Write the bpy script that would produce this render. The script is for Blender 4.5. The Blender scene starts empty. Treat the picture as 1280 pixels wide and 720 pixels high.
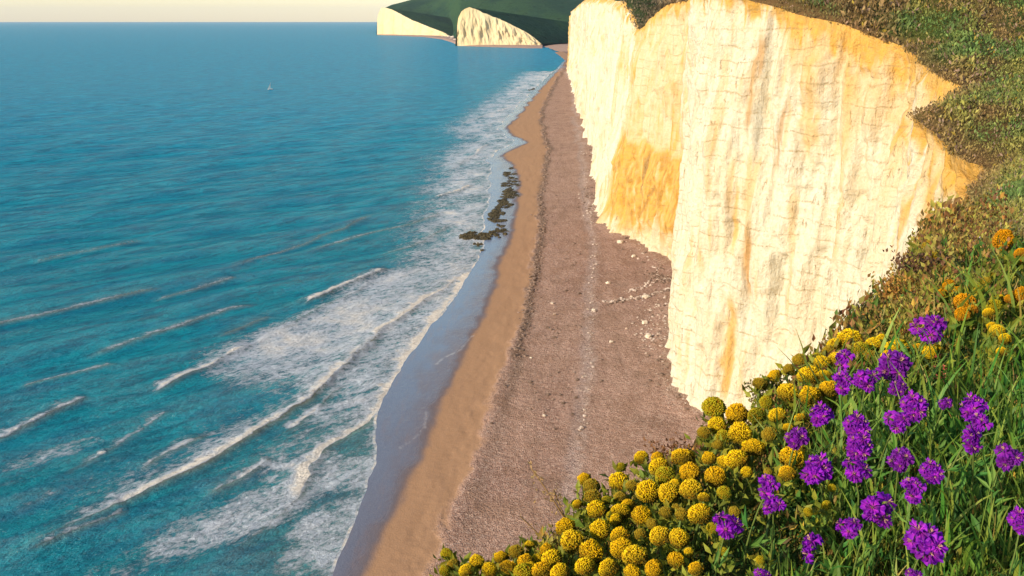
import bpy, math, random
import numpy as np
random.seed(7)
rng = np.random.default_rng(11)
scn = bpy.context.scene
COL = scn.collection

# ------------------------------------------------------------------ camera numbers (1280 x 720 reference pixels)
CAM_H = 80.0
FOC = 1100.0
PITCH = math.atan(334.0 / FOC)
CP, SP = math.cos(PITCH), math.sin(PITCH)

def ray(u, v):
    a = (np.asarray(u, float) - 640) / FOC
    b = (360 - np.asarray(v, float)) / FOC
    return a, CP + SP * b, -SP + CP * b

def P(u, v, z=0.0):
    """real-world point where the line of sight through a reference pixel meets height z"""
    a, y, zz = ray(u, v)
    t = (z - CAM_H) / zz
    return np.array([a * t, y * t])

# ------------------------------------------------------------------ noise
def _h(ix, iy, iz, seed):
    n = (ix.astype(np.int64) * 73856093) ^ (iy.astype(np.int64) * 19349663) ^ (iz.astype(np.int64) * 83492791) ^ (seed * 2654435)
    n = (n ^ (n >> 13)) * 1274126177
    n = (n ^ (n >> 16)) & 0xFFFFFF
    return n / float(0xFFFFFF)

def noise(x, y, z=0.0, seed=0):
    x, y, z = np.broadcast_arrays(np.asarray(x, float), np.asarray(y, float), np.asarray(z, float))
    ix, iy, iz = np.floor(x), np.floor(y), np.floor(z)
    fx, fy, fz = x - ix, y - iy, z - iz
    fx = fx * fx * fx * (fx * (fx * 6 - 15) + 10); fy = fy * fy * fy * (fy * (fy * 6 - 15) + 10); fz = fz * fz * (3 - 2 * fz)
    r = 0
    for dx in (0, 1):
        for dy in (0, 1):
            for dz in (0, 1):
                w = (fx if dx else 1 - fx) * (fy if dy else 1 - fy) * (fz if dz else 1 - fz)
                r = r + w * _h(ix + dx, iy + dy, iz + dz, seed)
    return r * 2 - 1

def fbm(x, y, z=0.0, seed=0, o=4, g=0.5):
    r = 0; a = 1; t = 0; f = 1
    for i in range(o):
        r = r + a * noise(np.asarray(x) * f, np.asarray(y) * f, np.asarray(z) * f, seed + i * 17); t += a; a *= g; f *= 2.03
    return r / t

def sstep(a, b, x):
    t = np.clip((x - a) / (b - a), 0, 1); return t * t * (3 - 2 * t)

def mixc(a, b, t):
    t = np.asarray(t)[..., None]; return np.asarray(a) * (1 - t) + np.asarray(b) * t

# ------------------------------------------------------------------ mesh helpers
def mesh_obj(name, V, F, mat=None, parent=None, smooth=True, col=None, attrs=None):
    """V (n,3), F (m,k) int array of equal polygons -> one linked mesh object"""
    V = np.ascontiguousarray(V, dtype=np.float32); F = np.ascontiguousarray(F, dtype=np.int32)
    me = bpy.data.meshes.new(name)
    me.vertices.add(len(V)); me.vertices.foreach_set('co', V.ravel())
    k = F.shape[1]
    me.loops.add(F.size); me.loops.foreach_set('vertex_index', F.ravel())
    me.polygons.add(len(F)); me.polygons.foreach_set('loop_start', np.arange(0, F.size, k, dtype=np.int32))
    me.polygons.foreach_set('loop_total', np.full(len(F), k, dtype=np.int32))
    me.polygons.foreach_set('use_smooth', np.full(len(F), smooth, dtype=bool))
    me.update(calc_edges=True)
    if col is not None:
        c = np.ones((len(V), 4), dtype=np.float32); c[:, :3] = np.clip(col, 0, 1)
        ca = me.color_attributes.new('Col', 'FLOAT_COLOR', 'POINT'); ca.data.foreach_set('color', c.ravel())
    for k2, a in (attrs or {}).items():
        at = me.attributes.new(k2, 'FLOAT', 'POINT'); at.data.foreach_set('value', np.asarray(a, dtype=np.float32).ravel())
    if mat: me.materials.append(mat)
    o = bpy.data.objects.new(name, me); COL.objects.link(o)
    if parent: o.parent = parent
    return o

def grid_faces(nr, nc):
    i = np.arange(nr - 1)[:, None] * nc + np.arange(nc - 1)[None, :]
    i = i.ravel()
    return np.stack([i, i + 1, i + nc + 1, i + nc], 1)

class MB:
    """collects vertices and quads / triangles (triangles stored as degenerate-free tris in a second list)"""
    def __init__(s): s.V = []; s.F = []; s.C = []; s.n = 0
    def add(s, V, F, C=None):
        V = np.asarray(V, float).reshape(-1, 3); F = np.asarray(F, int)
        if F.shape[1] == 4: F = np.concatenate([F[:, [0, 1, 2]], F[:, [0, 2, 3]]])
        s.V.append(V); s.F.append(F + s.n); s.n += len(V)
        if C is not None:
            C = np.asarray(C, float); s.C.append(np.broadcast_to(C, (len(V), 3)))
    def build(s, name, mat, parent=None, smooth=True):
        return mesh_obj(name, np.concatenate(s.V), np.concatenate(s.F), mat, parent, smooth, np.concatenate(s.C) if s.C else None)

def tube(pts, rads, n=7):
    pts = np.asarray(pts, float); k = len(pts); V = []
    for i in range(k):
        d = pts[min(i + 1, k - 1)] - pts[max(i - 1, 0)]; d = d / (np.linalg.norm(d) + 1e-9)
        up = np.array([0, 0, 1.0]) if abs(d[2]) < .9 else np.array([1.0, 0, 0])
        a = np.cross(d, up); a /= np.linalg.norm(a); b = np.cross(d, a)
        for j in range(n):
            t = 2 * math.pi * j / n; V.append(pts[i] + rads[i] * (a * math.cos(t) + b * math.sin(t)))
    F = []
    for i in range(k - 1):
        for j in range(n):
            F.append([i * n + j, i * n + (j + 1) % n, (i + 1) * n + (j + 1) % n, (i + 1) * n + j])
    return np.array(V), np.array(F)

def ico(sub=2):
    t = (1 + 5 ** .5) / 2
    V = [(-1, t, 0), (1, t, 0), (-1, -t, 0), (1, -t, 0), (0, -1, t), (0, 1, t), (0, -1, -t), (0, 1, -t), (t, 0, -1), (t, 0, 1), (-t, 0, -1), (-t, 0, 1)]
    V = [np.array(v) / np.linalg.norm(v) for v in V]
    F = [(0, 11, 5), (0, 5, 1), (0, 1, 7), (0, 7, 10), (0, 10, 11), (1, 5, 9), (5, 11, 4), (11, 10, 2), (10, 7, 6), (7, 1, 8), (3, 9, 4), (3, 4, 2), (3, 2, 6), (3, 6, 8), (3, 8, 9), (4, 9, 5), (2, 4, 11), (6, 2, 10), (8, 6, 7), (9, 8, 1)]
    for _ in range(sub):
        mid = {}; G = []
        def m(a, b):
            k = (min(a, b), max(a, b))
            if k not in mid:
                p = V[a] + V[b]; V.append(p / np.linalg.norm(p)); mid[k] = len(V) - 1
            return mid[k]
        for a, b, c in F:
            x, y, z = m(a, b), m(b, c), m(c, a); G += [(a, x, z), (b, y, x), (c, z, y), (x, y, z)]
        F = G
    return np.array(V), np.array(F)

def tag(o, label=None, cat=None, group=None, kind=None):
    if label: o['label'] = label
    if cat: o['category'] = cat
    if group: o['group'] = group
    if kind: o['kind'] = kind
    return o

def empty(name, loc):
    o = bpy.data.objects.new(name, None); COL.objects.link(o); o.location = loc; o.empty_display_size = .05
    return o

# ------------------------------------------------------------------ materials
def new_mat(name):
    m = bpy.data.materials.new(name); m.use_nodes = True
    nt = m.node_tree; nt.nodes.clear()
    out = nt.nodes.new('ShaderNodeOutputMaterial'); b = nt.nodes.new('ShaderNodeBsdfPrincipled')
    nt.links.new(b.outputs[0], out.inputs[0]); b.inputs['Roughness'].default_value = .9
    b.inputs['Specular IOR Level'].default_value = .2
    return m, nt, b, out

class N:
    """tiny node-building shorthand"""
    def __init__(s, nt): s.nt = nt; s.geo = nt.nodes.new('ShaderNodeNewGeometry')
    def put(s, sock, val):
        if hasattr(val, 'is_output'): s.nt.links.new(val, sock)
        else: sock.default_value = val
    def math(s, op, a, b=None, c=None, clamp=False):
        n = s.nt.nodes.new('ShaderNodeMath'); n.operation = op; n.use_clamp = clamp
        s.put(n.inputs[0], a)
        if b is not None: s.put(n.inputs[1], b)
        if c is not None: s.put(n.inputs[2], c)
        return n.outputs[0]
    def scale(s, vec, k):
        n = s.nt.nodes.new('ShaderNodeVectorMath'); n.operation = 'MULTIPLY'; s.put(n.inputs[0], vec); n.inputs[1].default_value = k
        return n.outputs[0]
    def noise(s, vec, scale, detail=3, rough=.55, dist=0.0):
        n = s.nt.nodes.new('ShaderNodeTexNoise'); s.put(n.inputs['Vector'], vec)
        n.inputs['Scale'].default_value = scale; n.inputs['Detail'].default_value = detail; n.inputs['Roughness'].default_value = rough; n.inputs['Distortion'].default_value = dist
        return n.outputs[0]
    def voro(s, vec, scale, feature='F1'):
        n = s.nt.nodes.new('ShaderNodeTexVoronoi'); n.feature = feature; s.put(n.inputs['Vector'], vec); n.inputs['Scale'].default_value = scale
        return n
    def rng(s, x, a, b, c=0.0, d=1.0, smooth=True):
        n = s.nt.nodes.new('ShaderNodeMapRange'); n.interpolation_type = 'SMOOTHSTEP' if smooth else 'LINEAR'
        s.put(n.inputs[0], x); s.put(n.inputs[1], a); s.put(n.inputs[2], b); n.inputs[3].default_value = c; n.inputs[4].default_value = d
        return n.outputs[0]
    def mix(s, f, a, b, mode='MIX'):
        n = s.nt.nodes.new('ShaderNodeMix'); n.data_type = 'RGBA'; n.blend_type = mode
        s.put(n.inputs[0], f)
        s.put(n.inputs[6], a if hasattr(a, 'is_output') else (*a, 1)); s.put(n.inputs[7], b if hasattr(b, 'is_output') else (*b, 1))
        return n.outputs[2]
    def attr(s, name, color=False):
        n = s.nt.nodes.new('ShaderNodeAttribute'); n.attribute_name = name
        return n.outputs['Color'] if color else n.outputs['Fac']
    def bump(s, h, strength, dist, normal=None):
        n = s.nt.nodes.new('ShaderNodeBump'); s.put(n.inputs['Height'], h); n.inputs['Strength'].default_value = strength; n.inputs['Distance'].default_value = dist
        if normal: s.put(n.inputs['Normal'], normal)
        return n.outputs[0]
    def pos(s): return s.geo.outputs['Position']
    def xyz(s, v):
        n = s.nt.nodes.new('ShaderNodeSeparateXYZ'); s.put(n.inputs[0], v); return n.outputs

def mat_chalk():
    m, nt, b, out = new_mat('chalk'); n = N(nt)
    col = n.attr('Col', True); p = n.pos(); z = n.xyz(p)[2]
    sp = n.scale(p, (1, 1, .12))
    st = n.noise(sp, .55, 5, .6)                       # long vertical weathering streaks
    fine = n.noise(p, 1.6, 6, .65)
    wob = n.noise(n.scale(p, (.25, .25, .25)), .5, 3)
    # bedding planes with broken rows of flints
    zz = n.math('ADD', z, n.math('MULTIPLY', wob, 3.2))
    fr = n.math('FRACT', n.math('MULTIPLY', zz, .33))
    band = n.rng(n.math('ABSOLUTE', n.math('SUBTRACT', fr, .5)), .015, .08, 1, 0)
    dash = n.rng(n.math('MULTIPLY', n.noise(n.scale(p, (1, 1, 1.0)), 2.6, 4, .8), n.rng(n.noise(n.scale(p, (1, 1, .6)), .16, 3, .6), .35, .65, .85, 1.15)), .495, .57)
    flint = n.math('MULTIPLY', n.math('MULTIPLY', band, dash), .58)
    crk = n.rng(n.noise(n.scale(p, (1, 1, .16)), 1.3, 4, .7), .60, .68)
    crk = n.math('MULTIPLY', crk, n.rng(n.noise(p, .13, 2), .45, .62))
    c = n.mix(n.rng(st, .45, .75, 0, .35), col, (.50, .36, .17))
    c = n.mix(n.rng(fine, .30, .70, .36, 0), c, (.44, .33, .17))
    c = n.mix(n.math('MULTIPLY', n.attr('flint'), flint), c, (.36, .27, .13))
    c = n.mix(n.math('MULTIPLY', crk, .5), c, (.55, .34, .12))
    speck = n.rng(n.noise(p, 2.6, 4, .75), .60, .68, 0, .8)
    c = n.mix(n.math('MULTIPLY', speck, n.rng(n.noise(n.scale(p, (1, 1, .25)), .22, 3), .45, .65)), c, (.30, .25, .12))
    nt.links.new(c, b.inputs['Base Color'])
    h = n.math('ADD', n.math('MULTIPLY', st, 1.2), fine)
    h = n.math('SUBTRACT', h, n.math('MULTIPLY', flint, .15))
    h = n.math('SUBTRACT', h, n.math('MULTIPLY', crk, .5))
    nt.links.new(n.bump(h, .9, .55), b.inputs['Normal'])
    b.inputs['Roughness'].default_value = 1; b.inputs['Specular IOR Level'].default_value = 0
    return m

def mat_far_chalk():
    m, nt, b, out = new_mat('distant_chalk'); n = N(nt)
    p = n.pos(); sp = n.scale(p, (1, 1, .15))
    c = n.mix(n.rng(n.noise(sp, .012, 4, .6), .45, .72, 0, .6), (.60, .50, .31), (.52, .33, .12))
    c = n.mix(n.rng(n.noise(sp, .05, 4, .6), .62, .72, 0, .35), c, (.35, .28, .18))
    nt.links.new(c, b.inputs['Base Color'])
    nt.links.new(n.bump(n.noise(sp, .03, 5, .6), .5, 8), b.inputs['Normal'])
    return m

def mat_land():
    m, nt, b, out = new_mat('turf'); n = N(nt); p = n.pos()
    c = n.attr('Col', True)
    c = n.mix(n.rng(n.noise(p, 6, 5, .7), .35, .7, .6, 0), c, (.035, .028, .012))
    nt.links.new(c, b.inputs['Base Color'])
    nt.links.new(n.bump(n.noise(p, 5, 6, .7), 1, .12), b.inputs['Normal'])
    b.inputs['Roughness'].default_value = 1; b.inputs['Specular IOR Level'].default_value = 0
    return m

def mat_hill():
    m, nt, b, out = new_mat('hill_pasture'); n = N(nt); p = n.pos()
    c = n.mix(n.rng(n.noise(n.scale(p, (1, .35, 1)), .0035, 4, .6), .42, .6), (.018, .050, .034), (.032, .074, .036))
    c = n.mix(n.rng(n.noise(p, .012, 5, .7), .56, .7, 0, .7), c, (.038, .064, .030))
    c = n.mix(n.rng(n.noise(p, .03, 4, .7), .58, .66, 0, .8), c, (.006, .016, .012)); c = n.mix(n.rng(n.xyz(p)[2], 215, 262, 0, .8), c, (.045, .085, .03))
    nt.links.new(c, b.inputs['Base Color'])
    nt.links.new(n.bump(n.noise(p, .02, 5, .7), 1, 10), b.inputs['Normal'])
    b.inputs['Roughness'].default_value = 1; b.inputs['Specular IOR Level'].default_value = 0
    return m

def mat_beach():
    m, nt, b, out = new_mat('shingle_and_sand'); n = N(nt); p = n.pos()
    col = n.attr('Col', True); peb = n.attr('pebble'); wet = n.attr('wet')
    v = n.voro(p, 3.4); v2 = n.voro(p, .9)
    fine = n.noise(p, 3.2, 5, .75)
    tone = n.rng(n.xyz(v.outputs['Color'])[0], 0, 1, -.42, .45, False)
    f = n.math('MULTIPLY', n.math('ADD', tone, n.rng(fine, .3, .7, -.5, .5)), peb)
    c = n.mix(n.math('MULTIPLY', n.math('MAXIMUM', f, 0), .75), col, (.62, .50, .42))
    c = n.mix(n.math('MULTIPLY', n.math('MAXIMUM', n.math('MULTIPLY', f, -1), 0), 1.0), c, (.11, .065, .045))
    c = n.mix(n.math('MULTIPLY', n.rng(n.noise(p, .12, 5, .65), .40, .66, 0, .45), peb), c, (.22, .13, .085))
    c = n.mix(n.rng(n.noise(n.scale(p, (1, .14, 1)), .5, 4, .6), .5, .7, 0, .22), c, (.22, .13, .09))
    nt.links.new(c, b.inputs['Base Color'])
    hh = n.math('MULTIPLY', n.math('ADD', n.math('ADD', v.outputs['Distance'], n.math('MULTIPLY', v2.outputs['Distance'], 1.2)), fine), n.math('ADD', peb, .06))
    nt.links.new(n.bump(hh, .75, .30), b.inputs['Normal'])
    nt.links.new(n.rng(wet, 0, 1, .95, .12), b.inputs['Roughness'])
    nt.links.new(n.rng(wet, 0, 1, .1, .9), b.inputs['Specular IOR Level'])
    return m

def mat_sea():
    m, nt, b, out = new_mat('sea_water'); n = N(nt); p = n.pos()
    foam = n.attr('foam'); shal = n.attr('shallow')
    mp = nt.nodes.new('ShaderNodeMapping'); mp.inputs['Rotation'].default_value = (0, 0, math.radians(-45)); nt.links.new(p, mp.inputs[0])
    q = n.scale(mp.outputs[0], (.28, 1, 1))          # patterns drawn out along the wave crests
    q2 = n.scale(mp.outputs[0], (.5, 1, 1))
    big = n.noise(n.scale(q, (.6, 1, 1)), .035, 4, .6)
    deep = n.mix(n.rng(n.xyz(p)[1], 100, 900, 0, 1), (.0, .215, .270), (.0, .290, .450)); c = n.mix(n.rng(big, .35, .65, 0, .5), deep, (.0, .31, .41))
    c = n.mix(n.rng(n.noise(q, .22, 5, .72), .44, .62, 0, .8), c, (.0, .115, .185)); c = n.mix(n.rng(n.noise(q, .075, 5, .7), .45, .60, 0, .45), c, (.0, .135, .25))  # dark streaks: ripple shading and reflection painted into the water colour
    c = n.mix(n.math('MULTIPLY', shal, .80), c, (.25, .20, .10))
    # foam lace
    l1 = n.noise(q2, .6, 6, .75, .8); l2 = n.voro(q2, .8, 'SMOOTH_F1').outputs['Distance']
    l3 = n.noise(n.scale(mp.outputs[0], (.7, 1, 1)), 1.3, 5, .8)
    lace = n.math('ADD', n.math('MULTIPLY', l1, .62), n.math('MULTIPLY', l3, .85))
    lace = n.math('ADD', lace, n.math('MULTIPLY', l2, .22))
    thr = n.math('SUBTRACT', 1.125, n.math('MULTIPLY', foam, .74))
    fm = n.rng(lace, n.math('SUBTRACT', thr, .10), n.math('ADD', thr, .16))
    fm = n.math('MULTIPLY', fm, n.rng(foam, .03, .2))
    fc = n.mix(n.rng(foam, .55, .85), (.62, .67, .76), (.82, .76, .68)); c = n.mix(n.math('MULTIPLY', fm, n.rng(foam, .1, .9, .62, 1.0, False)), c, fc)  # bluish thin foam: sky sheen painted into the foam colour
    h = n.math('ADD', n.math('MULTIPLY', n.noise(q2, .22, 4, .6), 1.0), n.math('MULTIPLY', n.noise(q2, .75, 5, .72), 1.1))
    h = n.math('ADD', h, n.math('MULTIPLY', n.noise(q, .055, 3, .6), 4.4))
    n1 = n.bump(h, 1.0, 1.5)
    n2 = n.bump(n.math('MULTIPLY', fm, lace), .8, .35, n1)
    nt.nodes.remove(b)
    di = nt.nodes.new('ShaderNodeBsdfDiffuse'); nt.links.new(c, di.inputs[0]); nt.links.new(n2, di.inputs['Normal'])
    gl = nt.nodes.new('ShaderNodeBsdfGlossy'); gl.inputs[0].default_value = (1, 1, 1, 1); nt.links.new(n1, gl.inputs['Normal']); gl.inputs['Roughness'].default_value = .16
    fr = nt.nodes.new('ShaderNodeFresnel'); fr.inputs[0].default_value = 1.33; nt.links.new(n1, fr.inputs['Normal'])
    # a rough sea shows its wave slopes, so even at a low angle it mirrors only part of the sky
    f_ = n.math('MULTIPLY', n.math('MINIMUM', fr.outputs[0], .20), n.math('SUBTRACT', 1, n.math('MULTIPLY', fm, .85)))
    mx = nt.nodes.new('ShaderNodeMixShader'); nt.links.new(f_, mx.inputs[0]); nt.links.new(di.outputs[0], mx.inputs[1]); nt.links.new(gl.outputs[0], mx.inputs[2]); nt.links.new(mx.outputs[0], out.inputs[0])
    return m

def mat_plant(name, rough=.6, trans=.35, color=None, var=.25, spec=.25):
    """vertex-coloured leaf / petal material with light passing through"""
    m, nt, b, out = new_mat(name); n = N(nt)
    c = n.attr('Col', True) if color is None else None
    r = n.geo.outputs['Random Per Island']
    if color is not None:
        rgb = nt.nodes.new('ShaderNodeRGB'); rgb.outputs[0].default_value = (*color, 1); c = rgb.outputs[0]
    hs = nt.nodes.new('ShaderNodeHueSaturation'); nt.links.new(c, hs.inputs['Color'])
    nt.links.new(n.rng(r, 0, 1, 1 - var, 1 + var, False), hs.inputs['Value'])
    nt.links.new(n.rng(r, 0, 1, .49, .51, False), hs.inputs['Hue'])
    nt.links.new(hs.outputs[0], b.inputs['Base Color'])
    b.inputs['Roughness'].default_value = rough; b.inputs['Specular IOR Level'].default_value = spec
    if trans > 0:
        tr = nt.nodes.new('ShaderNodeBsdfTranslucent'); nt.links.new(hs.outputs[0], tr.inputs[0])
        mx = nt.nodes.new('ShaderNodeMixShader'); mx.inputs[0].default_value = trans
        nt.links.new(b.outputs[0], mx.inputs[1]); nt.links.new(tr.outputs[0], mx.inputs[2]); nt.links.new(mx.outputs[0], out.inputs[0])
    return m

def mat_rock(name, c1, c2, scale=1.2, bump=.2):
    m, nt, b, out = new_mat(name); n = N(nt)
    tc = nt.nodes.new('ShaderNodeTexCoord').outputs['Object']
    c = n.mix(n.rng(n.noise(tc, scale, 5, .7), .38, .62), c1, c2)
    nt.links.new(c, b.inputs['Base Color']); nt.links.new(n.bump(n.noise(tc, scale * 2.5, 5, .7), .8, bump), b.inputs['Normal'])
    return m

def mat_flat(name, c, rough=.6, metal=0):
    m, nt, b, out = new_mat(name); b.inputs['Base Color'].default_value = (*c, 1); b.inputs['Roughness'].default_value = rough; b.inputs['Metallic'].default_value = metal
    return m

M_CHALK = mat_chalk(); M_FARCHALK = mat_far_chalk(); M_LAND = mat_land(); M_HILL = mat_hill(); M_BEACH = mat_beach(); M_SEA = mat_sea()
M_LEAF = mat_plant('foliage', .6, .30)
M_GRASS = mat_plant('grass_blade', .5, .35)
M_POM = mat_plant('yellow_floret', .8, .25, var=.22, spec=.05)
M_PETAL = mat_plant('petal', .55, .35, var=.10, spec=.2)
M_STEM = mat_plant('stem', .6, 0, (.10, .14, .03))
M_REEF = mat_rock('seaweed_rock', (.025, .022, .012), (.10, .08, .04), 1.0, .3)
M_BLOCK = mat_rock('chalk_block', (.70, .62, .52), (.50, .40, .30), 1.3, .15)
M_RUBBLE = mat_rock('chalk_rubble', (.55, .43, .34), (.30, .20, .14), .6, .1)
M_RUB2 = mat_rock('chalk_pebbles', (.55, .46, .40), (.34, .25, .20), .9, .1)
M_FLINT = mat_rock('flint_rubble', (.12, .08, .06), (.26, .18, .14), .6, .1)

# ------------------------------------------------------------------ coast stations: foot x,y | rim x,y | rim height
ST = np.array([
    (-30, -60, -12, -60, 80.5), (-22, -25, -6, -25, 79.6), (-14, -6, -2.2, -4, 79.1), (-10, 0, -.75, .4, 78.75), (-8, 3, -.30, 1.55, 78.72),
    (-5, 8, .40, 2.25, 78.72), (0, 12, 1.05, 2.95, 78.70), (4, 15, 1.95, 4.45, 78.55), (3, 18, 3.9, 8.2, 77.9), (4, 22, 7.0, 13.9, 76.8),
    (12, 40, 18.4, 34.8, 73.3), (34, 68, 38.6, 70.8, 68.9), (38, 80, 41.0, 80, 69.2), (39.5, 93, 41.6, 94.2, 71.4), (46, 99, 49, 99.5, 71.6), (56, 113, 60, 118.8, 72.4), (57, 128, 60.6, 134.5, 75.2),
    (59, 142, 63.2, 147.5, 77.3), (53, 150, 57.2, 157, 80.4), (44, 159, 49.4, 168, 83.3), (36.4, 167, 40.6, 177, 86.2), (37.6, 190, 41.4, 194, 88),
    (43.4, 222, 44.6, 222, 88.5), (48.4, 247, 47.0, 243, 88), (55, 255, 56, 255, 87.6), (57, 266, 60, 268, 87.5), (51.8, 278, 57.5, 284, 87.5), (45.8, 308, 52.6, 312, 86.7),
    (40, 330, 50.6, 338, 81), (36.2, 347, 50.4, 360, 77.2), (38, 372, 50.5, 380, 82), (41.5, 409, 51, 415, 89.5), (46, 470, 54, 478, 91),
    (51, 541, 59, 550, 93.5), (60, 789, 68, 795, 99), (78, 1100, 88, 1110, 105), (90, 1400, 94, 1410, 97), (97, 1545, 99, 1550, 78), (125, 1600, 130, 1606, 55), (300, 1660, 300, 1670, 14)], float)

# resample along the coast with a spacing that grows with distance
mid = (ST[:, :2] + ST[:, 2:4]) / 2
seg = np.hypot(*np.diff(mid, axis=0).T); cum = np.concatenate([[0], np.cumsum(seg)])
ss = [0.0]
while ss[-1] < cum[-1]:
    x = np.interp(ss[-1], cum, mid[:, 0]); y = np.interp(ss[-1], cum, mid[:, 1]); r = math.hypot(x, y)
    ss.append(ss[-1] + (max(.00155 * r, .08) if y > 60 else max(.012 * r, .05)))
ss = np.minimum(np.array(ss), cum[-1]); ss = np.unique(ss)
def smooth_interp(k):
    v = np.interp(ss, cum, ST[:, k]); out = v.copy()
    r = np.hypot(np.interp(ss, cum, mid[:, 0]), np.interp(ss, cum, mid[:, 1]))
    w = np.clip(.007 * r, .12, 8)                      # rounded corners, tighter close by
    for sh in (-1, -.5, .5, 1): out += np.interp(ss + sh * w, cum, ST[:, k])
    return out / 5
FX, FY, RX, RY, RZ = (smooth_interp(k) for k in range(5))
RD = np.hypot(RX, RY)
amp = np.clip(.010 * RD, 0, 1.5)
RX = RX + amp * (fbm(ss / 7, 3.3, seed=5, o=2) * 1.0 + fbm(ss / 1.8, 8.1, seed=6, o=3) * .45) * sstep(5, 40, RD) + .02 * sstep(1, 3, RD) * noise(ss / .3, 1)
FX = FX + np.clip(.012 * RD, 0, 2.2) * (fbm(ss / 9, 9.3, seed=7, o=3) * 1.1 + fbm(ss / 3.5, 2, seed=8, o=3) * .35)
RY = np.maximum.accumulate(RY + np.arange(len(RY)) * 1e-6)

def rim_x(y): return np.interp(y, RY, RX)
def rim_z(y): return np.interp(y, RY, RZ)
SL_Y = [-60, 0, 6, 15, 35, 75, 100, 150, 200, 300, 2000]; SL_V = [.25, .27, .29, .30, .26, .12, .05, .03, .06, .10, .02]
def land_z(x, y, d=None):
    x = np.asarray(x, float); y = np.asarray(y, float)
    if d is None: d = x - rim_x(y)
    d = np.maximum(d, 0); r = np.hypot(x, y) + .5
    z = rim_z(y) + np.interp(y, SL_Y, SL_V) * 60 * (1 - np.exp(-d / 60))
    z -= .010 * np.clip(r, 1, 120) * np.exp(-d / (.018 * np.clip(r, 1, 120) + .01))
    z += fbm(x / 30, y / 30, seed=21, o=3) * 3.0 * sstep(6, 50, d) + fbm(x / 5, y / 5, seed=22, o=3) * .45 * sstep(1, 12, d)
    z += fbm(x / .45, y / .45, seed=23, o=2) * .035
    return z

# ------------------------------------------------------------------ chalk cliff
NZ = 200
def wall_points():
    t = np.linspace(0, 1, NZ)[None, :]
    prof = t ** .9
    ap = .10 * np.exp(-t / .035)                      # scree apron flaring out at the foot
    top = land_z(RX, RY, np.zeros_like(RX))[:, None]
    fz = 2.2
    X = FX[:, None] + (RX - FX)[:, None] * prof
    Y = FY[:, None] + (RY - FY)[:, None] * prof
    Z = fz + (top - fz) * t
    tx = np.gradient((FX + RX) / 2); ty = np.gradient((FY + RY) / 2); L = np.hypot(tx, ty) + 1e-9
    k = np.ones(15) / 15
    nx = np.convolve(-ty / L, k, 'same'); ny = np.convolve(tx / L, k, 'same'); L = np.hypot(nx, ny) + 1e-9
    nx, ny = (nx / L)[:, None], (ny / L)[:, None]
    S = ss[:, None] + 0 * t
    sc = np.clip(RD / 150, .0, 6)[:, None] ** .5
    fade = np.clip((1 - t) / .03, 0, 1) * np.clip((RD[:, None] - 20) / 40, 0, 1)
    ridg = 1 - np.abs(fbm(S / (9 * sc + .1) + Z * .012, Z / 45, seed=31, o=3)) * 2
    D = ridg * 1.5 * sc + fbm(S / 2.2, Z / 14, seed=32, o=4) * 1.05 + fbm(S / .8, Z / 2.0, seed=33, o=3) * .22 + fbm(S / 30, Z / 60, seed=34, o=2) * 1.2
    led = np.abs(((Z + fbm(S / 12, Z / 9, seed=35) * 2.5) / 2.4) % 1 - .5)
    D += -.10 * (led < .07)
    cell = np.abs(((S + fbm(Z / 16, S / 40, seed=38, o=2) * 3 + fbm(S / 11, 0 * S, seed=39, o=2) * 5) / 6.5) % 1 - .5)
    D += (cell - .25) * 2.6 * sc
    D += np.maximum(fbm(S / 5, Z / 5, seed=36, o=3) - .25, 0) * -2.2     # fresh scars where blocks fell
    ap = 60 * .10 * np.exp(-(Z - fz) / 3.2) * (.55 + .9 * (fbm(S / 4, 0 * Z + 3, seed=37, o=3)))
    D = (D - .6) * fade + np.maximum(ap, 0) * .25 * np.clip(RD[:, None] / 200, 0, 1)
    return X + nx * D, Y + ny * D, Z, S, t + 0 * S
WX, WY, WZ, WS, WT = wall_points()

def near_wall(u, v):
    """(s, z) on the wall met by the line of sight of a reference pixel"""
    a, y, z = ray(u, v); lat = a / y; prev = None
    for i in range(len(ss)):
        if RY[i] < 60: continue
        h = CAM_H + z / y * (FY[i] * .5 + RY[i] * .5)
        if h < 0: continue
        q = np.clip(h / RZ[i], 0, 1)
        x = FX[i] + (RX[i] - FX[i]) * q; yy = FY[i] + (RY[i] - FY[i]) * q
        if prev is not None and (x / yy - lat) * prev < 0: return ss[i], CAM_H + z / y * yy
        prev = x / yy - lat
    return None

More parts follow.
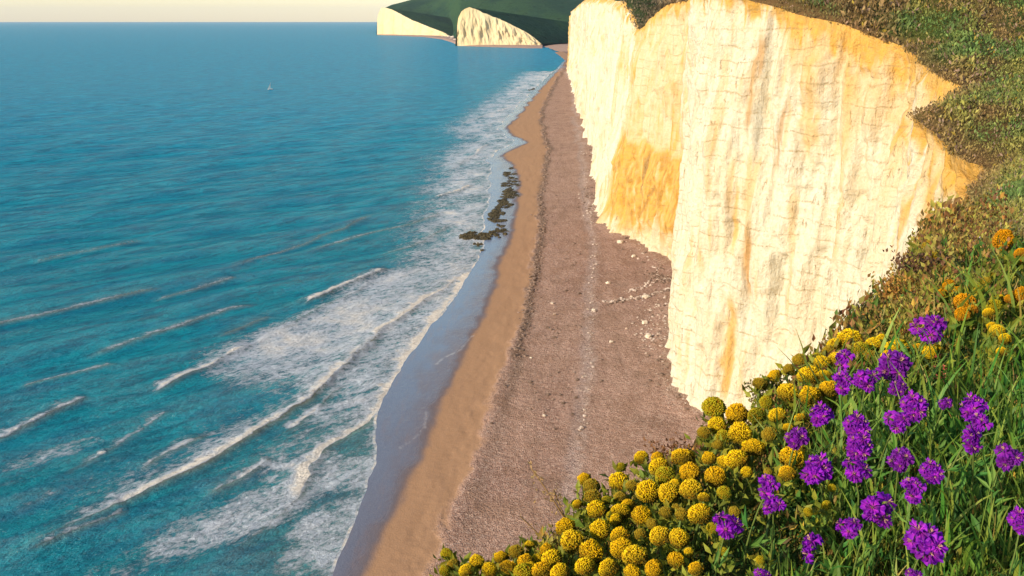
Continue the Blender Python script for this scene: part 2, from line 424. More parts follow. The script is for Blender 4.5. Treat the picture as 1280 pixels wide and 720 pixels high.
def chalk_colour():
    Z, S, T = WZ, WS, WT; Y = WY; X = WX
    white = np.array([.62, .60, .50]); ochre = np.array([.59, .315, .035]); rust = np.array([.36, .17, .04]); dark = np.array([.20, .11, .04])
    n1 = fbm(S / 6, Z / 22, seed=41, o=4); n2 = fbm(S / 1.3, Z / 12, seed=42, o=4); n3 = fbm(S / 15, Z / 15, seed=43, o=4); n4 = fbm(S / .7, Z / 3, seed=44, o=3)
    oc = np.zeros_like(Z)
    depth = (1 - T) * RZ[:, None]                                    # metres below the turf
    def yr(a, b, w=4): return sstep(a - w, a + w, RY[:, None]) * (1 - sstep(b - w, b + w, RY[:, None]))
    oc += sstep(4.2, .2, depth + n2 * 6.0 + n1 * 3 + n4 * 2.0) * .95                # soil-stained band under the turf
    main_up = yr(136, 169, 3)
    oc += main_up * sstep(24, 6, depth + n1 * 12 + n2 * 10 + (RY[:, None] - 150) * .5) * (.62 + n2 * .5 + n4 * .3)
    gully = yr(98, 131, 3)
    oc += yr(97, 124, 1.0) * (.9 + n2 * .4) + gully * sstep(-.1, .4, n1 + n2 * .9) * .4 + gully * sstep(14, 3, depth + n1 * 6) * .5
    butt = yr(60, 96, 2)
    oc += butt * sstep(10, 1, depth + n1 * 6 + (RY[:, None] - 80) * .6) * .9 + butt * sstep(-.1, .5, n1 + n2 * .6 + (78 - RY[:, None]) * .03) * .7
    rec = yr(251, 356, 1.5)
    oc += rec * sstep(40, 35, Z + n4 * 3 + n1 * 4) * sstep(9, 16, Z + n1 * 9 + (RY[:, None] - 300) * .10) * (.82 + n2 * .7 + n1 * .3 + n4 * .45)
    oc += rec * (.30 + sstep(-.5, .6, n1 + n4 * .8) * .30)
    far = yr(356, 420, 10) * .35 + sstep(420, 1000, RY[:, None]) * .25
    oc += far * sstep(-.2, .5, n1 + n2 * .5) + sstep(1380, 1500, RY[:, None]) * .7
    oc += sstep(.22, .62, n2 + n1 * .35) * .42                            # thin vertical streaks everywhere
    oc += sstep(.18, .5, n3) * .14
    oc = np.clip(oc, 0, 1)
    C = mixc(white, ochre, oc * .92)
    C = mixc(C, rust, sstep(.9, 1.25, oc + n4 * .5) * .35)
    lowrec = rec * sstep(40, 34, Z + n4 * 3 + n1 * 4) * sstep(8, 16, Z + n1 * 8)
    C = mixc(C, np.array([.34, .17, .02]), np.clip(lowrec * sstep(.02, .45, n4 + n2 * .6) * .75, 0, 1))
    # single stains and fissures, each a slanting line on the wall (seen positions turned into metres along and up)
    def stain(u0, v0, u1, v1, w, col, k):
        nonlocal C
        a, b = near_wall(u0, v0), near_wall(u1, v1)
        if a is None or b is None: return
        tt = np.clip((Z - b[1]) / (a[1] - b[1] + 1e-6), 0, 1)
        sc = b[0] + (a[0] - b[0]) * tt
        ends = sstep(b[1] - 2, b[1] + 3, Z) * (1 - sstep(a[1] - 3, a[1] + 2, Z))
        dist = np.abs(S - sc + n1 * w * .8)
        C = mixc(C, col, np.clip(sstep(w * 1.3, w * .25, dist + n4 * w * .7) * ends * k, 0, 1))
    stain(952, 40, 936, 165, 1.1, rust * 1.15, .72); stain(985, 125, 968, 215, .7, rust, .62); stain(942, 285, 932, 372, 1.0, rust, .75)
    stain(925, 230, 914, 315, .55, ochre, .7); stain(915, 370, 903, 500, 1.3, ochre * .9, .75); stain(1022, 60, 1010, 200, 1.6, ochre, .6)
    stain(905, 60, 892, 250, .8, ochre, .35); stain(1066, 100, 1050, 330, 1.2, ochre, .45); stain(998, 230, 985, 400, .8, ochre, .4); stain(884, 20, 880, 140, .5, rust, .35)
    stain(815, 190, 806, 240, .8, dark, .85); stain(822, 225, 800, 290, .5, rust * .7, .7); stain(835, 190, 828, 300, .6, rust, .5); stain(785, 190, 780, 260, 1.4, ochre, .7)
    for q in ((748, 262), (792, 262), (812, 262)): pass
    stain(1145, 175, 1137, 235, 1.0, ochre, .7); stain(1185, 150, 1176, 240, 1.3, ochre, .6)
    stain(1107, 150, 1104, 400, 1.5, ochre * .95, .75); stain(1128, 150, 1112, 320, .5, ochre, .6)
    C = mixc(C, white * 1.02, sstep(9, 2, Z + n4 * 2) * .55)               # washed pale foot
    fl = yr(140, 235, 4) * .85 + rec * .9 + yr(60, 136, 3) * .25 + .25
    return C, np.clip(fl, 0, 1)
CC, FL = chalk_colour()
V = np.stack([WX, WY, WZ], -1)
cliff = mesh_obj('chalk_cliff', V.reshape(-1, 3), grid_faces(*WX.shape)[:, ::-1], M_CHALK, col=CC.reshape(-1, 3), attrs={'flint': (FL + 0 * WZ).ravel()})
tag(cliff, 'tall white chalk cliff face with ochre stains rising beside the beach', 'cliff', kind='structure')

# ------------------------------------------------------------------ cliff-top land
step = 2
idx = np.arange(0, len(ss), step)
if idx[-1] != len(ss) - 1: idx = np.append(idx, len(ss) - 1)
def land_mesh():
    rx, ry, rd = RX, RY, RD
    j = np.linspace(0, 1, 130)[None, :]
    sc = np.clip(.02 * rd, .05, 8)[:, None]
    kk = np.log(700 / sc)
    d = sc * (np.exp(kk * j) - 1)
    X = rx[:, None] + d; Y = ry[:, None] + 0 * d
    return X, Y, land_z(X, Y, d), d
LX, LY, LZ, LD = land_mesh()
def land_colour(x, y, d, r):
    g = fbm(x / (.05 * r + .2), y / (.05 * r + .2), seed=51, o=4); h = fbm(x / 12, y / 12, seed=52, o=4)
    olive = np.array([.105, .115, .025]); green = np.array([.045, .095, .022]); brown = np.array([.15, .085, .040]); plum = np.array([.13, .075, .065])
    C = mixc(olive, green, sstep(-.2, .35, h + g * .4)); C = mixc(C, brown, sstep(.05, .45, g - h * .4) * .8)
    C = mixc(C, brown * 1.15, sstep(.022, .0, d / r) * .7)
    C = mixc(C, plum * 1.1, sstep(190, 260, y) * .7)
    return mixc(C, np.array([.03, .06, .025]), sstep(300, 325, y) * .95)
C = land_colour(LX, LY, LD, np.hypot(LX, LY) + 1)
land = mesh_obj('grassland', np.stack([LX, LY, LZ], -1).reshape(-1, 3), grid_faces(*LX.shape)[:, ::-1], M_LAND, col=(C * 1.15).reshape(-1, 3))
tag(land, 'grassy downland along the top of the chalk cliff', 'grassland', kind='structure')

# ------------------------------------------------------------------ shore lines (x as a function of y)
def line_fn(px, z=0.0, jag=1.0):
    q = np.array([P(u, v, z) for u, v in px]); q = q[np.argsort(q[:, 1])]
    def fn(y):
        y = np.asarray(y, float); w = .018 * y + 1.0
        r = sum(np.interp(y + k * w, q[:, 1], q[:, 0]) for k in (-1.5, -.75, 0, .75, 1.5)) / 5
        return r + jag * (fbm(y / 16, z + 3, seed=63, o=4) * 1.6 * np.clip(y / 250, .5, 2.5) + noise(y / 2.3, z, seed=64) * .12)
    return fn
W_PX = [(708, 76), (702, 84), (690, 97), (672, 116), (655, 138), (636, 158), (632, 164), (664, 177), (640, 186), (624, 193), (640, 204), (648, 212), (650, 240), (646, 275), (640, 300), (628, 325), (617, 360), (608, 385), (590, 425), (562, 480), (535, 540), (505, 612), (478, 665), (452, 716), (430, 760), (380, 880)]
S_PX = [(707, 74), (700, 81), (686, 94), (664, 116), (640, 140), (622, 160), (626, 168), (645, 178), (622, 187), (608, 197), (612, 215), (610, 245), (604, 275), (603, 300), (600, 325), (575, 360), (545, 400), (512, 440), (490, 480), (470, 520), (463, 540), (470, 575), (452, 630), (427, 680), (415, 718), (398, 760), (350, 880)]
xw, xs_ = line_fn(W_PX, .6), line_fn(S_PX, 0)
k_sand = line_fn([(712, 70), (700, 90), (688, 110), (674, 142), (677, 167), (684, 187), (679, 212), (674, 250), (673, 275), (669, 310), (664, 337), (655, 370), (648, 405), (630, 455), (598, 540), (572, 615), (540, 690), (500, 780)], 1.3)
k_weed = line_fn([(714, 70), (702, 92), (691, 110), (677, 142), (680, 167), (687, 187), (682, 212), (677, 250), (678, 275), (677, 292), (670, 337), (662, 370), (657, 405), (642, 470), (622, 540), (600, 620), (580, 700)], 1.6)
k_pale = line_fn([(716, 100), (720, 150), (728, 190), (733, 230), (737, 275), (745, 300), (741, 342), (740, 396), (735, 471), (728, 540), (718, 620)], 2.2)
foot_f = lambda y: np.interp(y, FY, FX)

def beach_z(x, y):
    s_, w_, k_, p_, f_ = xs_(y), xw(y), k_sand(y), k_pale(y), foot_f(y)
    d = x - s_
    z = np.where(x < w_, .028 * d, 0) - np.clip(-d, 0, 6) * .25
    wide = np.maximum(w_ - s_, .5)
    z = np.where(x >= w_, .028 * wide + .075 * (x - w_), z)
    z = np.where(x >= k_, .028 * wide + .075 * np.maximum(k_ - w_, 0) + .05 * (x - k_), z)
    z = np.minimum(z, 3.4 + .01 * (x - p_))
    z = z + .18 * np.exp(-((x - k_ - 1.5) / 1.6) ** 2) + .22 * np.exp(-((x - p_) / 2.2) ** 2)
    land_ = sstep(0, 6, x - w_)
    z = z + land_ * (fbm(x / 3, y / 7, seed=61, o=4) * .22 + fbm(x / .9, y / .9, seed=62, o=2) * .05) + sstep(8, 0, f_ - x) * .8
    return z

ys = [60.0]
while ys[-1] < 2400: ys.append(ys[-1] + max(.28, .0000155 * ys[-1] ** 2 * 1.0 + .0008 * ys[-1]))
ys = np.array(ys)
f = np.linspace(0, 1, 260)[None, :]
x0 = (xs_(ys) - 25)[:, None]; x1 = (np.where(ys < 1500, foot_f(ys) + 12, foot_f(ys) + 40))[:, None]
BX = x0 + (x1 - x0) * f; BY = ys[:, None] + 0 * f; BZ = beach_z(BX, BY)
def beach_colour():
    x, y = BX, BY; s_, w_, k_, q_, p_, f_ = (g(y) for g in (xs_, xw, k_sand, k_weed, k_pale, foot_f))
    sand = np.array([.34, .20, .115]); wetc = np.array([.13, .105, .115]); sh = np.array([.385, .24, .185]); weed = np.array([.13, .085, .06]); pale = np.array([.50, .40, .36]); tan = np.array([.42, .25, .13])
    n = fbm(x / 2.5, y / 6, seed=71, o=5); m = fbm(x / 9, y / 20, seed=72, o=4); nn = fbm(x / .7, y / 1.2, seed=73, o=3)
    rr = np.hypot(x, y)
    C = mixc(wetc, sand, sstep(-.8, 1.2, x - w_ + n * 1.0))
    shm = sstep(-.6, 1.4, x - k_ + n * 2.2)
    C = mixc(C, sh, shm)
    C = mixc(C, sh * np.array([.86, .84, .86]), sstep(-.1, .5, m) * shm * .8)
    wl = np.exp(-((x - q_ + n * 1.0) / (1.1 + .0012 * y)) ** 2)
    C = mixc(C, weed, np.clip(wl * (.95 + nn * .8), 0, .92) * sstep(140, 230, y) + np.clip(wl * .3, 0, 1) * (1 - sstep(140, 230, y)))
    pl = np.exp(-((x - p_ + n * 1.2) / (.9 + .002 * y)) ** 2)
    C = mixc(C, pale, np.clip(pl * (.45 + nn * .7), 0, .75))
    g2 = np.exp(-((x - p_ + 1.6 + n) / 1.2) ** 2); C = mixc(C, (.30, .25, .25), np.clip(g2 * .45, 0, 1))
    C = mixc(C, sand * .92, np.exp(-((x - (w_ + k_) / 2 + n * .5) / .5) ** 2) * .4)
    C = mixc(C, weed * 1.3, sstep(.28, .5, n) * shm * .35)
    bl = sstep(5, 0, f_ - x + n * 4) * sstep(-.1, .35, nn + n)
    C = mixc(C, (.62, .52, .42), np.clip(bl * .6, 0, 1))
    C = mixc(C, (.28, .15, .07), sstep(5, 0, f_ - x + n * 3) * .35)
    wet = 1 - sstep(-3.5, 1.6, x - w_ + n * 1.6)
    C = mixc(C, (.12, .19, .30), (1 - sstep(.2, .85, (x - s_) / np.maximum(w_ - s_, 1) + n * .3)) * (.35 + .65 * sstep(110, 260, y)) * .8 * (x < w_))  # blue towards the swash edge: sky reflection painted into the wet sand colour
    peb = shm * .9 + .08
    # thin foam lines left on the wet sand
    for px in ([(590, 420), (575, 438), (555, 447), (545, 455)], [(533, 515), (530, 535), (515, 550), (500, 560)]):
        q = np.array([P(u, v, .3) for u, v in px]); d = np.full(x.shape, 1e9)
        for a, b in zip(q[:-1], q[1:]):
            e = b - a; tt = np.clip(((x - a[0]) * e[0] + (y - a[1]) * e[1]) / (e @ e), 0, 1); d = np.minimum(d, np.hypot(x - a[0] - tt * e[0], y - a[1] - tt * e[1]))
        C = mixc(C, (.5, .48, .48), np.exp(-((d + nn * .5) / .18) ** 2) * np.clip(.25 + n * .8, 0, .5))
    return C, wet, peb
C, wet, peb = beach_colour()
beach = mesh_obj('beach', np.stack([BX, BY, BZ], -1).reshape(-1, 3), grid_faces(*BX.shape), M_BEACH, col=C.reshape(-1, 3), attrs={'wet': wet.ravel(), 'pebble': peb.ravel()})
tag(beach, 'long brown shingle beach with tan sand at the water', 'beach', kind='structure')

# ------------------------------------------------------------------ sea
rows = [70.0]
while rows[-1] < 60000: rows.append(rows[-1] + max(.30, .0000125 * rows[-1] ** 2))
rows = np.array(rows[:2000]) if len(rows) > 2000 else np.array(rows)
tanx = np.concatenate([np.linspace(-2.5, -.66, 30)[:-1], np.linspace(-.66, .12, 720), np.linspace(.12, 1.2, 16)[1:]])
print('sea', len(rows), len(tanx), 'cliff', WX.shape, 'beach', BX.shape)
SX = rows[:, None] * tanx[None, :]; SY = rows[:, None] + 0 * tanx[None, :]
def poly_d(px, X, Y):
    """distance to a line on the water, side (+ = towards the shore) and how far along it"""
    q = np.array([P(u, v, 0) for u, v in px]); best = np.full(X.shape, 1e9); side = np.zeros(X.shape); al = np.zeros(X.shape); L = 0
    for a, b in zip(q[:-1], q[1:]):
        e = b - a; l = math.hypot(*e); tt = np.clip(((X - a[0]) * e[0] + (Y - a[1]) * e[1]) / (l * l), 0, 1)
        dx, dy = X - a[0] - tt * e[0], Y - a[1] - tt * e[1]; d = np.hypot(dx, dy); m = d < best
        best = np.where(m, d, best); side = np.where(m, np.sign(e[0] * dy - e[1] * dx), side); al = np.where(m, L + tt * l, al); L += l
    return best, side, al / L
# crest lines, upper right end first: pixels, foam strength, trail width (m), front width (m), height (m)
CRESTS = [
    ([(603, 322), (575, 358), (545, 400), (500, 460), (480, 505), (460, 527), (415, 555), (387, 582), (386, 600), (345, 645), (300, 685), (250, 718), (200, 750)], .95, 15, .45, .35),
    ([(590, 330), (555, 360), (520, 382), (480, 410), (452, 437), (425, 460), (402, 482), (380, 500), (345, 525), (310, 545), (250, 585), (175, 620), (100, 655), (0, 697), (-60, 722)], .90, 12, .55, .75),
    ([(488, 336), (460, 346), (430, 357), (400, 370), (372, 385)], .85, 3, .8, 1.0),
    ([(322, 428), (290, 442), (250, 462), (215, 480), (188, 496)], .80, 5, .7, .65),
    ([(215, 512), (170, 540), (120, 570), (80, 592)], .50, 4, .8, .25),
    ([(118, 494), (80, 510), (40, 528), (0, 546), (-50, 566)], .66, 5, .7, .6),
    ([(325, 378), (290, 386), (250, 400), (205, 414), (150, 432), (90, 450)], .45, 4, 1, .5),
    ([(205, 359), (160, 368), (110, 380), (60, 392), (0, 404), (-60, 415)], .45, 4, 1, .6),
    ([(592, 231), (575, 238), (555, 243), (535, 249)], .80, 3, .8, .8),
    ([(470, 268), (430, 285), (380, 305), (330, 322), (270, 340)], .30, 5, 1.5, .5),
    ([(655, 128), (620, 140), (590, 150), (570, 158)], .60, 8, 2, .4),
    ([(610, 178), (590, 196), (570, 208), (550, 218)], .60, 6, 2, .4),
    ([(560, 282), (530, 300), (500, 312), (470, 322)], .50, 6, 1, .4),
    ([(130, 566), (122, 569), (112, 571)], .95, 1.2, .7, .1),
    ([(340, 395), (310, 408), (270, 424)], .25, 5, 1, .4),
    ([(560, 262), (500, 285), (440, 300), (380, 318)], .42, 4, .8, .5), ([(300, 345), (240, 362), (180, 378)], .40, 4, .8, .5), ([(180, 300), (110, 315), (30, 330)], .36, 4, .8, .45),
    ([(150, 455), (90, 470), (20, 486)], .42, 3, .8, .45), ([(265, 540), (215, 565), (170, 592)], .55, 3, .6, .4), ([(165, 638), (100, 664), (30, 690)], .45, 3, .6, .4),
    ([(345, 572), (300, 600), (255, 622)], .62, 3, .5, .4), ([(80, 612), (40, 628), (0, 645)], .42, 3, .6, .12), ([(420, 480), (385, 520), (345, 548)], .66, 5, .6, .3), ([(470, 345), (430, 372), (380, 398), (330, 425)], .55, 6, .6, .4),
]
near = (SY < 1500)
foam = np.zeros_like(SX); hz = np.zeros_like(SX)
nr = int((rows < 1500).sum()); X, Y = SX[:nr], SY[:nr]
wob = fbm(X / 9, Y / 9, seed=81, o=3)
rag = fbm(X / 2.2, Y / 2.2, seed=82, o=3)
F_ = np.zeros_like(X); H_ = np.zeros_like(X); SH = np.zeros_like(X)
for px, st, tw, fw, hh in CRESTS:
    d, s, al = poly_d(px, X + wob * 1.6 + rag * .35, Y + wob * 1.2)
    ends = np.clip(sstep(0, .12, al) * sstep(1, .80, al) + .0, 0, 1)
    ends = ends * (d < 60)
    br = .85 + .40 * fbm(al * 9 + len(px), st * 7, seed=int(hh * 100) + 83, o=2)
    prof = np.where(s > 0, np.exp(-(d / fw) ** 2), np.exp(-(d / tw) ** 1.5) * (.60 + .22 * rag) + np.exp(-(d / (.6 + tw * .09)) ** 2) * .48 * (.85 + .5 * wob))
    F_ = np.maximum(F_, st * br * prof * ends * 1.15)
    H_ += hh * np.where(s > 0, np.exp(-(d / 1.6) ** 2), np.exp(-(d / 5.0) ** 2)) * ends
    SH = np.maximum(SH, np.where(s > 0, np.exp(-(d / 1.3) ** 2) * .9, np.exp(-(d / 3.0) ** 2) * .25) * ends * min(1, hh * 1.4))
    H_ -= .25 * hh * np.where(s > 0, np.exp(-((d - 5) / 3.0) ** 2), 0) * ends
off = xs_(Y) - X                                               # metres seaward of the swash edge
surf_w = np.interp(Y, [100, 140, 200, 260, 330, 700, 1500], [3, 4, 8, 26, 36, 50, 60])
F_ = np.maximum(F_, sstep(surf_w * 1.5, surf_w * .3, off) * (.53 + .22 * wob + .10 * rag) * sstep(165, 260, Y))
F_ = np.maximum(F_, np.exp(-(np.maximum(off, 0) / (.25 + .0006 * Y)) ** 2) * (.72 + .45 * rag + .45 * wob))
F_ = np.maximum(F_, np.exp(-np.maximum(off, 0) / 4.0) * .52)
def blob(u, v, ru, rv, k):
    global F_
    c = P(u, v); e = P(u + ru, v); g = P(u, v - rv)
    th = math.radians(45); ax = math.hypot(*(e - c)); ay = math.hypot(*(g - c)) * .6
    dx, dy = X - c[0], Y - c[1]; a = dx * math.cos(th) + dy * math.sin(th); b = -dx * math.sin(th) + dy * math.cos(th)
    q = (a / max(ax, ay)) ** 2 + (b / min(ax, ay)) ** 2
    F_ = np.maximum(F_, k * (1 - sstep(.35, 1.9, q + .35 * wob)) * (.95 + .22 * wob + .10 * rag))
blob(430, 430, 120, 75, .60); blob(520, 370, 70, 50, .62); blob(350, 440, 100, 40, .58); blob(470, 385, 90, 30, .66); blob(410, 450, 80, 40, .62); blob(520, 400, 50, 40, .60); blob(455, 470, 50, 40, .60); blob(385, 425, 75, 42, .70); blob(445, 400, 60, 45, .68); blob(330, 470, 50, 28, .45); blob(440, 510, 40, 40, .60); blob(395, 590, 50, 45, .5); blob(330, 630, 60, 35, .62); blob(520, 350, 60, 45, .62)
blob(320, 640, 90, 40, .58); blob(420, 650, 40, 60, .58); blob(440, 590, 40, 40, .62); blob(250, 665, 80, 40, .50); blob(65, 568, 60, 14, .46); blob(400, 690, 40, 50, .55); blob(170, 700, 90, 30, .33)
foam[:nr] = np.clip(F_, 0, 1)
shallow = np.zeros_like(SX); shallow[:nr] = np.clip(SH + sstep(30, 0, off) * .10 + sstep(60, 5, off) * .15 * sstep(0, 1, SH + .5), 0, 1)
# swell: long crests coming in at an angle, bending towards the shore
bend = np.clip(SX / 200, -2, 1)
ph0 = fbm(SX / 90, SY / 90, seed=91, o=2) * 2.2
def sw(ang, lam, a, seed):
    t = math.radians(ang); nx, ny = math.cos(t), math.sin(t)
    am = .55 + .9 * np.clip(fbm(SX / (lam * 3), SY / (lam * 1.6), seed=seed, o=2) + .3, 0, 1)
    w = np.sin(2 * math.pi * (SX * nx + SY * ny) / lam + ph0 * (1 + .2 * (seed % 3)))
    return a * am * (w + .35 * w * w) * (1 - sstep(.18, .42, .0000125 * SY * SY / lam))
H = sw(-46, 31, .32, 1) + sw(-58, 19, .15, 2) + sw(-72, 43, .30, 3) + sw(-35, 11, .06, 4) + sw(-80, 13, .06, 5)
H *= np.clip(1.15 - foam * .6, 0, 2)
H[:nr] += H_
H += fbm(SX / 2.6, SY / 1.9, seed=95, o=3) * .13 * np.clip(1.0 - SY / 450, 0, 1)
offa = xs_(SY) - SX
H *= np.where(SY < 3000, sstep(0, 14, offa), 1)
H *= np.clip(1.2 - SY / 9000, .0, 1)
SZ = H - np.where((offa < -3), 1.2, 0) * 1.0 - np.where(SY < 3000, sstep(-.5, -3, offa) * .6, 0) + .01
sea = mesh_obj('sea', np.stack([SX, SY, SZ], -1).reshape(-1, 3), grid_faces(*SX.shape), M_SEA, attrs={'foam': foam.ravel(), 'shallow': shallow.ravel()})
tag(sea, 'teal sea with lines of foam rolling in to the beach', 'sea', kind='structure')

# ------------------------------------------------------------------ distant headlands and hills
def headland(name, label, Y0, top, base_v, bow):
    us = np.array([q[0] for q in top], float); vs = np.array([q[1] for q in top], float)
    uu = np.linspace(us[0], us[-1], 160); vv = np.interp(uu, us, vs)
    t = np.linspace(0, 1, 40)[None, :]
    y = Y0 * (1 + bow * ((uu - uu[0]) / (uu[-1] - uu[0])))
    a, ry, rz = ray(uu, vv)
    X = a / ry * y; Z = CAM_H + rz / ry * y + fbm(uu / 4, 1, seed=5) * 1.5
    Z = np.maximum(Z, 3)
    D = fbm(uu[:, None] / 5 + t * 1.3, t * 3 + 0 * uu[:, None], seed=4, o=4) * 12 * np.sin(np.clip(t, 0, 1) * math.pi) ** .5
    lean = .0045 * Y0 * (1 - t)
    Vx = X[:, None] + 0 * t; Vy = y[:, None] - lean - D; Vz = Z[:, None] * t
    o = mesh_obj(name, np.stack([Vx, Vy, Vz], -1).reshape(-1, 3), grid_faces(*Vx.shape)[:, ::-1], M_FARCHALK)
    tag(o, label, 'cliff', kind='structure')
    # turf falling away behind the rim, and the end wall
    back = np.linspace(0, 1, 30)[None, :]
    bx = X[:, None] + back * 520; by = y[:, None] + back * 900; bz = Z[:, None] * (1 - .55 * back) + 0
    b = mesh_obj('headland_turf', np.stack([bx, by, bz], -1).reshape(-1, 3), grid_faces(*bx.shape), M_HILL)
    tag(b, 'dark green turf behind the ' + label, 'grassland', kind='structure')
    sk = np.linspace(0, 1, 30)
    ex = X[0] + sk * 520; ey = y[0] + sk * 900; ez = Z[0] * (1 - .55 * sk)
    g = np.stack([np.stack([ex, ey, ez], -1), np.stack([ex - 8, ey, ez * 0], -1)], 1)
    e = mesh_obj('headland_end', g.reshape(-1, 3), grid_faces(30, 2), M_FARCHALK); e['kind'] = 'structure'; e['category'] = 'cliff'; e['label'] = 'shaded end wall of the ' + label
headland('near_headland', 'rounded white chalk headland across the bay', 3050, [(571.5, 32), (573, 22), (577, 14), (581, 11), (587, 9), (594, 11), (602, 15), (627, 25), (652, 37), (665, 45), (677, 55)], 57, -.02)
headland('far_headland', 'farthest white chalk headland at the horizon', 5500, [(471.5, 24), (473, 17), (477, 9), (483, 10), (490, 12), (515, 25), (540, 35), (553, 40), (563, 45)], 43, -.12)

# hills: heightfield behind the headlands
uu = np.linspace(474, 1000, 260); dd = np.linspace(0, 1, 90)[None, :]
front = np.interp(uu, [468, 540, 563, 575, 600, 680, 1000], [5900, 5500, 4900, 3600, 3500, 3250, 3100])
fv = np.interp(uu, [468, 478, 490, 515, 540, 556, 570, 580, 1000], [22, 12, 16, 28, 38, 43, 50, 54, 60])
tv = np.interp(uu, [468, 478, 490, 505, 520, 540, 600, 720, 1000], [30, 11, 6, 2.5, -1, -8, -22, -30, -60])
a, ry, rz = ray(uu, fv); lat = a / ry
zf = np.maximum(CAM_H + rz / ry * front, 3)
back = 8200.0
_, ry2, rz2 = ray(uu, tv); zb = CAM_H + rz2 / ry2 * 7600
yy = front[:, None] + (back - front)[:, None] * dd
prof = sstep(0, .85, dd)
hz_ = zf[:, None] + (zb - zf)[:, None] * prof
xx = lat[:, None] * yy
hz_ = hz_ + fbm(xx / 420, yy / 600, seed=101, o=4) * 26 * np.sin(dd * math.pi) * sstep(470, 520, uu)[:, None]
hill = mesh_obj('hills', np.stack([xx, yy, hz_], -1).reshape(-1, 3), grid_faces(*xx.shape)[:, ::-1], M_HILL)
tag(hill, 'dark green hills above the white headlands', 'hills', kind='structure')
# far shore: low beach between the headlands
for nm, px, lab in (('far_shore', [(676, 58.5), (690, 61), (700, 64.5), (706, 70), (709, 76), (712, 82)], 'pinkish shingle shore at the far end of the bay'),
                    ('cove_shore', [(470, 43.6), (500, 44.6), (530, 46.2), (552, 49), (565, 53), (574, 57.2), (620, 59), (660, 60.2), (678, 60.2)], 'thin shingle shore at the foot of the far headlands')):
    q = np.array([P(u, v, .5) for u, v in px]); tt = np.linspace(0, 1, 120); pp = np.linspace(0, 1, len(q))
    q = np.stack([np.interp(tt, pp, q[:, 0]), np.interp(tt, pp, q[:, 1])], 1)
    w = np.linspace(0, 1, 10)[None, :]
    gx = q[:, :1] + w * 260; gy = q[:, 1:] * (1 + w * .32) ; gz = -.5 + 4.5 * sstep(0, .2, w) + 0 * gx + fbm(gx / 60, gy / 60, seed=3) * 1.0
    if nm == 'cove_shore': gx = q[:, :1] + w * 10; gy = q[:, 1:] * (1 + w * .10)
    c = np.tile(np.array([.42, .27, .20]), (gx.size, 1))
    o = mesh_obj(nm, np.stack([gx, gy, gz], -1).reshape(-1, 3), grid_faces(*gx.shape), M_BEACH, col=c, attrs={'wet': np.zeros(gx.size), 'pebble': np.full(gx.size, .4)})
    tag(o, lab, 'beach', kind='structure')

# ------------------------------------------------------------------ rocks on the beach
def rock_mesh(seed, sub=3, flat=.6, jag=.35):
    Vv, Ff = ico(sub)
    d = 1 + jag * fbm(Vv[:, 0] * 1.3 + seed * 7, Vv[:, 1] * 1.3, Vv[:, 2] * 1.3, seed=seed, o=3)[:, None] * 1.6
    Vv = Vv * d
    for k in range(7):                                     # broken faces
        g = np.random.default_rng(seed * 31 + k).normal(size=3); g /= np.linalg.norm(g); h = .62 + .2 * random.random()
        pr = Vv @ g; Vv = Vv - np.maximum(pr - h, 0)[:, None] * g
    Vv[:, 2] *= flat
    return Vv, Ff

def reef(name, lumps, label):
    c = np.array([np.append(P(u, v, .2), [sx, sy, h]) for u, v, sx, sy, h in lumps]); x0, y0 = c[:, 0].min() - 3, c[:, 1].min() - 4; x1, y1 = c[:, 0].max() + 3, c[:, 1].max() + 4
    n = 150; X, Y = np.meshgrid(np.linspace(x0, x1, n), np.linspace(y0, y1, n)); Z = np.full(X.shape, -.6)
    wx = X + fbm(X / .8, Y / .8, seed=5, o=2) * .5; wy = Y + fbm(X / .8, Y / .8, seed=6, o=2) * .7
    for q in c: Z = np.maximum(Z, -.6 + (q[4] * 1.5 + .75) * np.sqrt(np.clip(1 - ((wx - q[0]) / q[2]) ** 2 - ((wy - q[1]) / q[3]) ** 2, 0, 1)))
    Z = Z + fbm(X / .5, Y / .7, seed=9, o=3) * .35 * (Z > -.5); cx, cy = c[:, 0].mean(), c[:, 1].mean()
    o = mesh_obj(name, np.stack([X - cx, Y - cy, Z], -1).reshape(-1, 3), grid_faces(n, n), M_REEF, smooth=False); o.location = (cx, cy, 0)
    tag(o, label, 'rock', 'seaweed covered rocks at the water edge')
R = np.random.default_rng(5)
def lumpset(pts, n, jit, s):
    L = []
    for k in range(n):
        i = R.random() * (len(pts) - 1); j = int(i); f_ = i - j
        u = pts[j][0] * (1 - f_) + pts[j + 1][0] * f_ + R.normal() * jit; v = pts[j][1] * (1 - f_) + pts[j + 1][1] * f_ + R.normal() * jit * .8
        q = s * R.uniform(.5, 1.4); L.append((u, v, q, q * R.uniform(1, 2.2), .45 * R.uniform(.3, 1.0)))
    return L
reef('rock_outcrop', lumpset([(634, 214), (642, 228), (640, 242), (630, 252), (622, 266), (618, 276)], 110, 4.0, 2.4), 'dark seaweed covered rock patch standing in the shallows')
reef('rock_outcrop', lumpset([(632, 288), (618, 292), (604, 297), (592, 293), (582, 296)], 60, 3.0, 1.5), 'smaller dark rock reef with foam breaking on its tip')
reef('rock_outcrop', lumpset([(592, 303), (600, 308), (606, 314)], 9, 2.0, .6), 'small dark boulders at the foot of the smaller reef')
reef('rock_outcrop', lumpset([(660, 113), (664, 112), (668, 111)], 8, 1.0, 1.6), 'tiny dark rocks far up the shoreline')

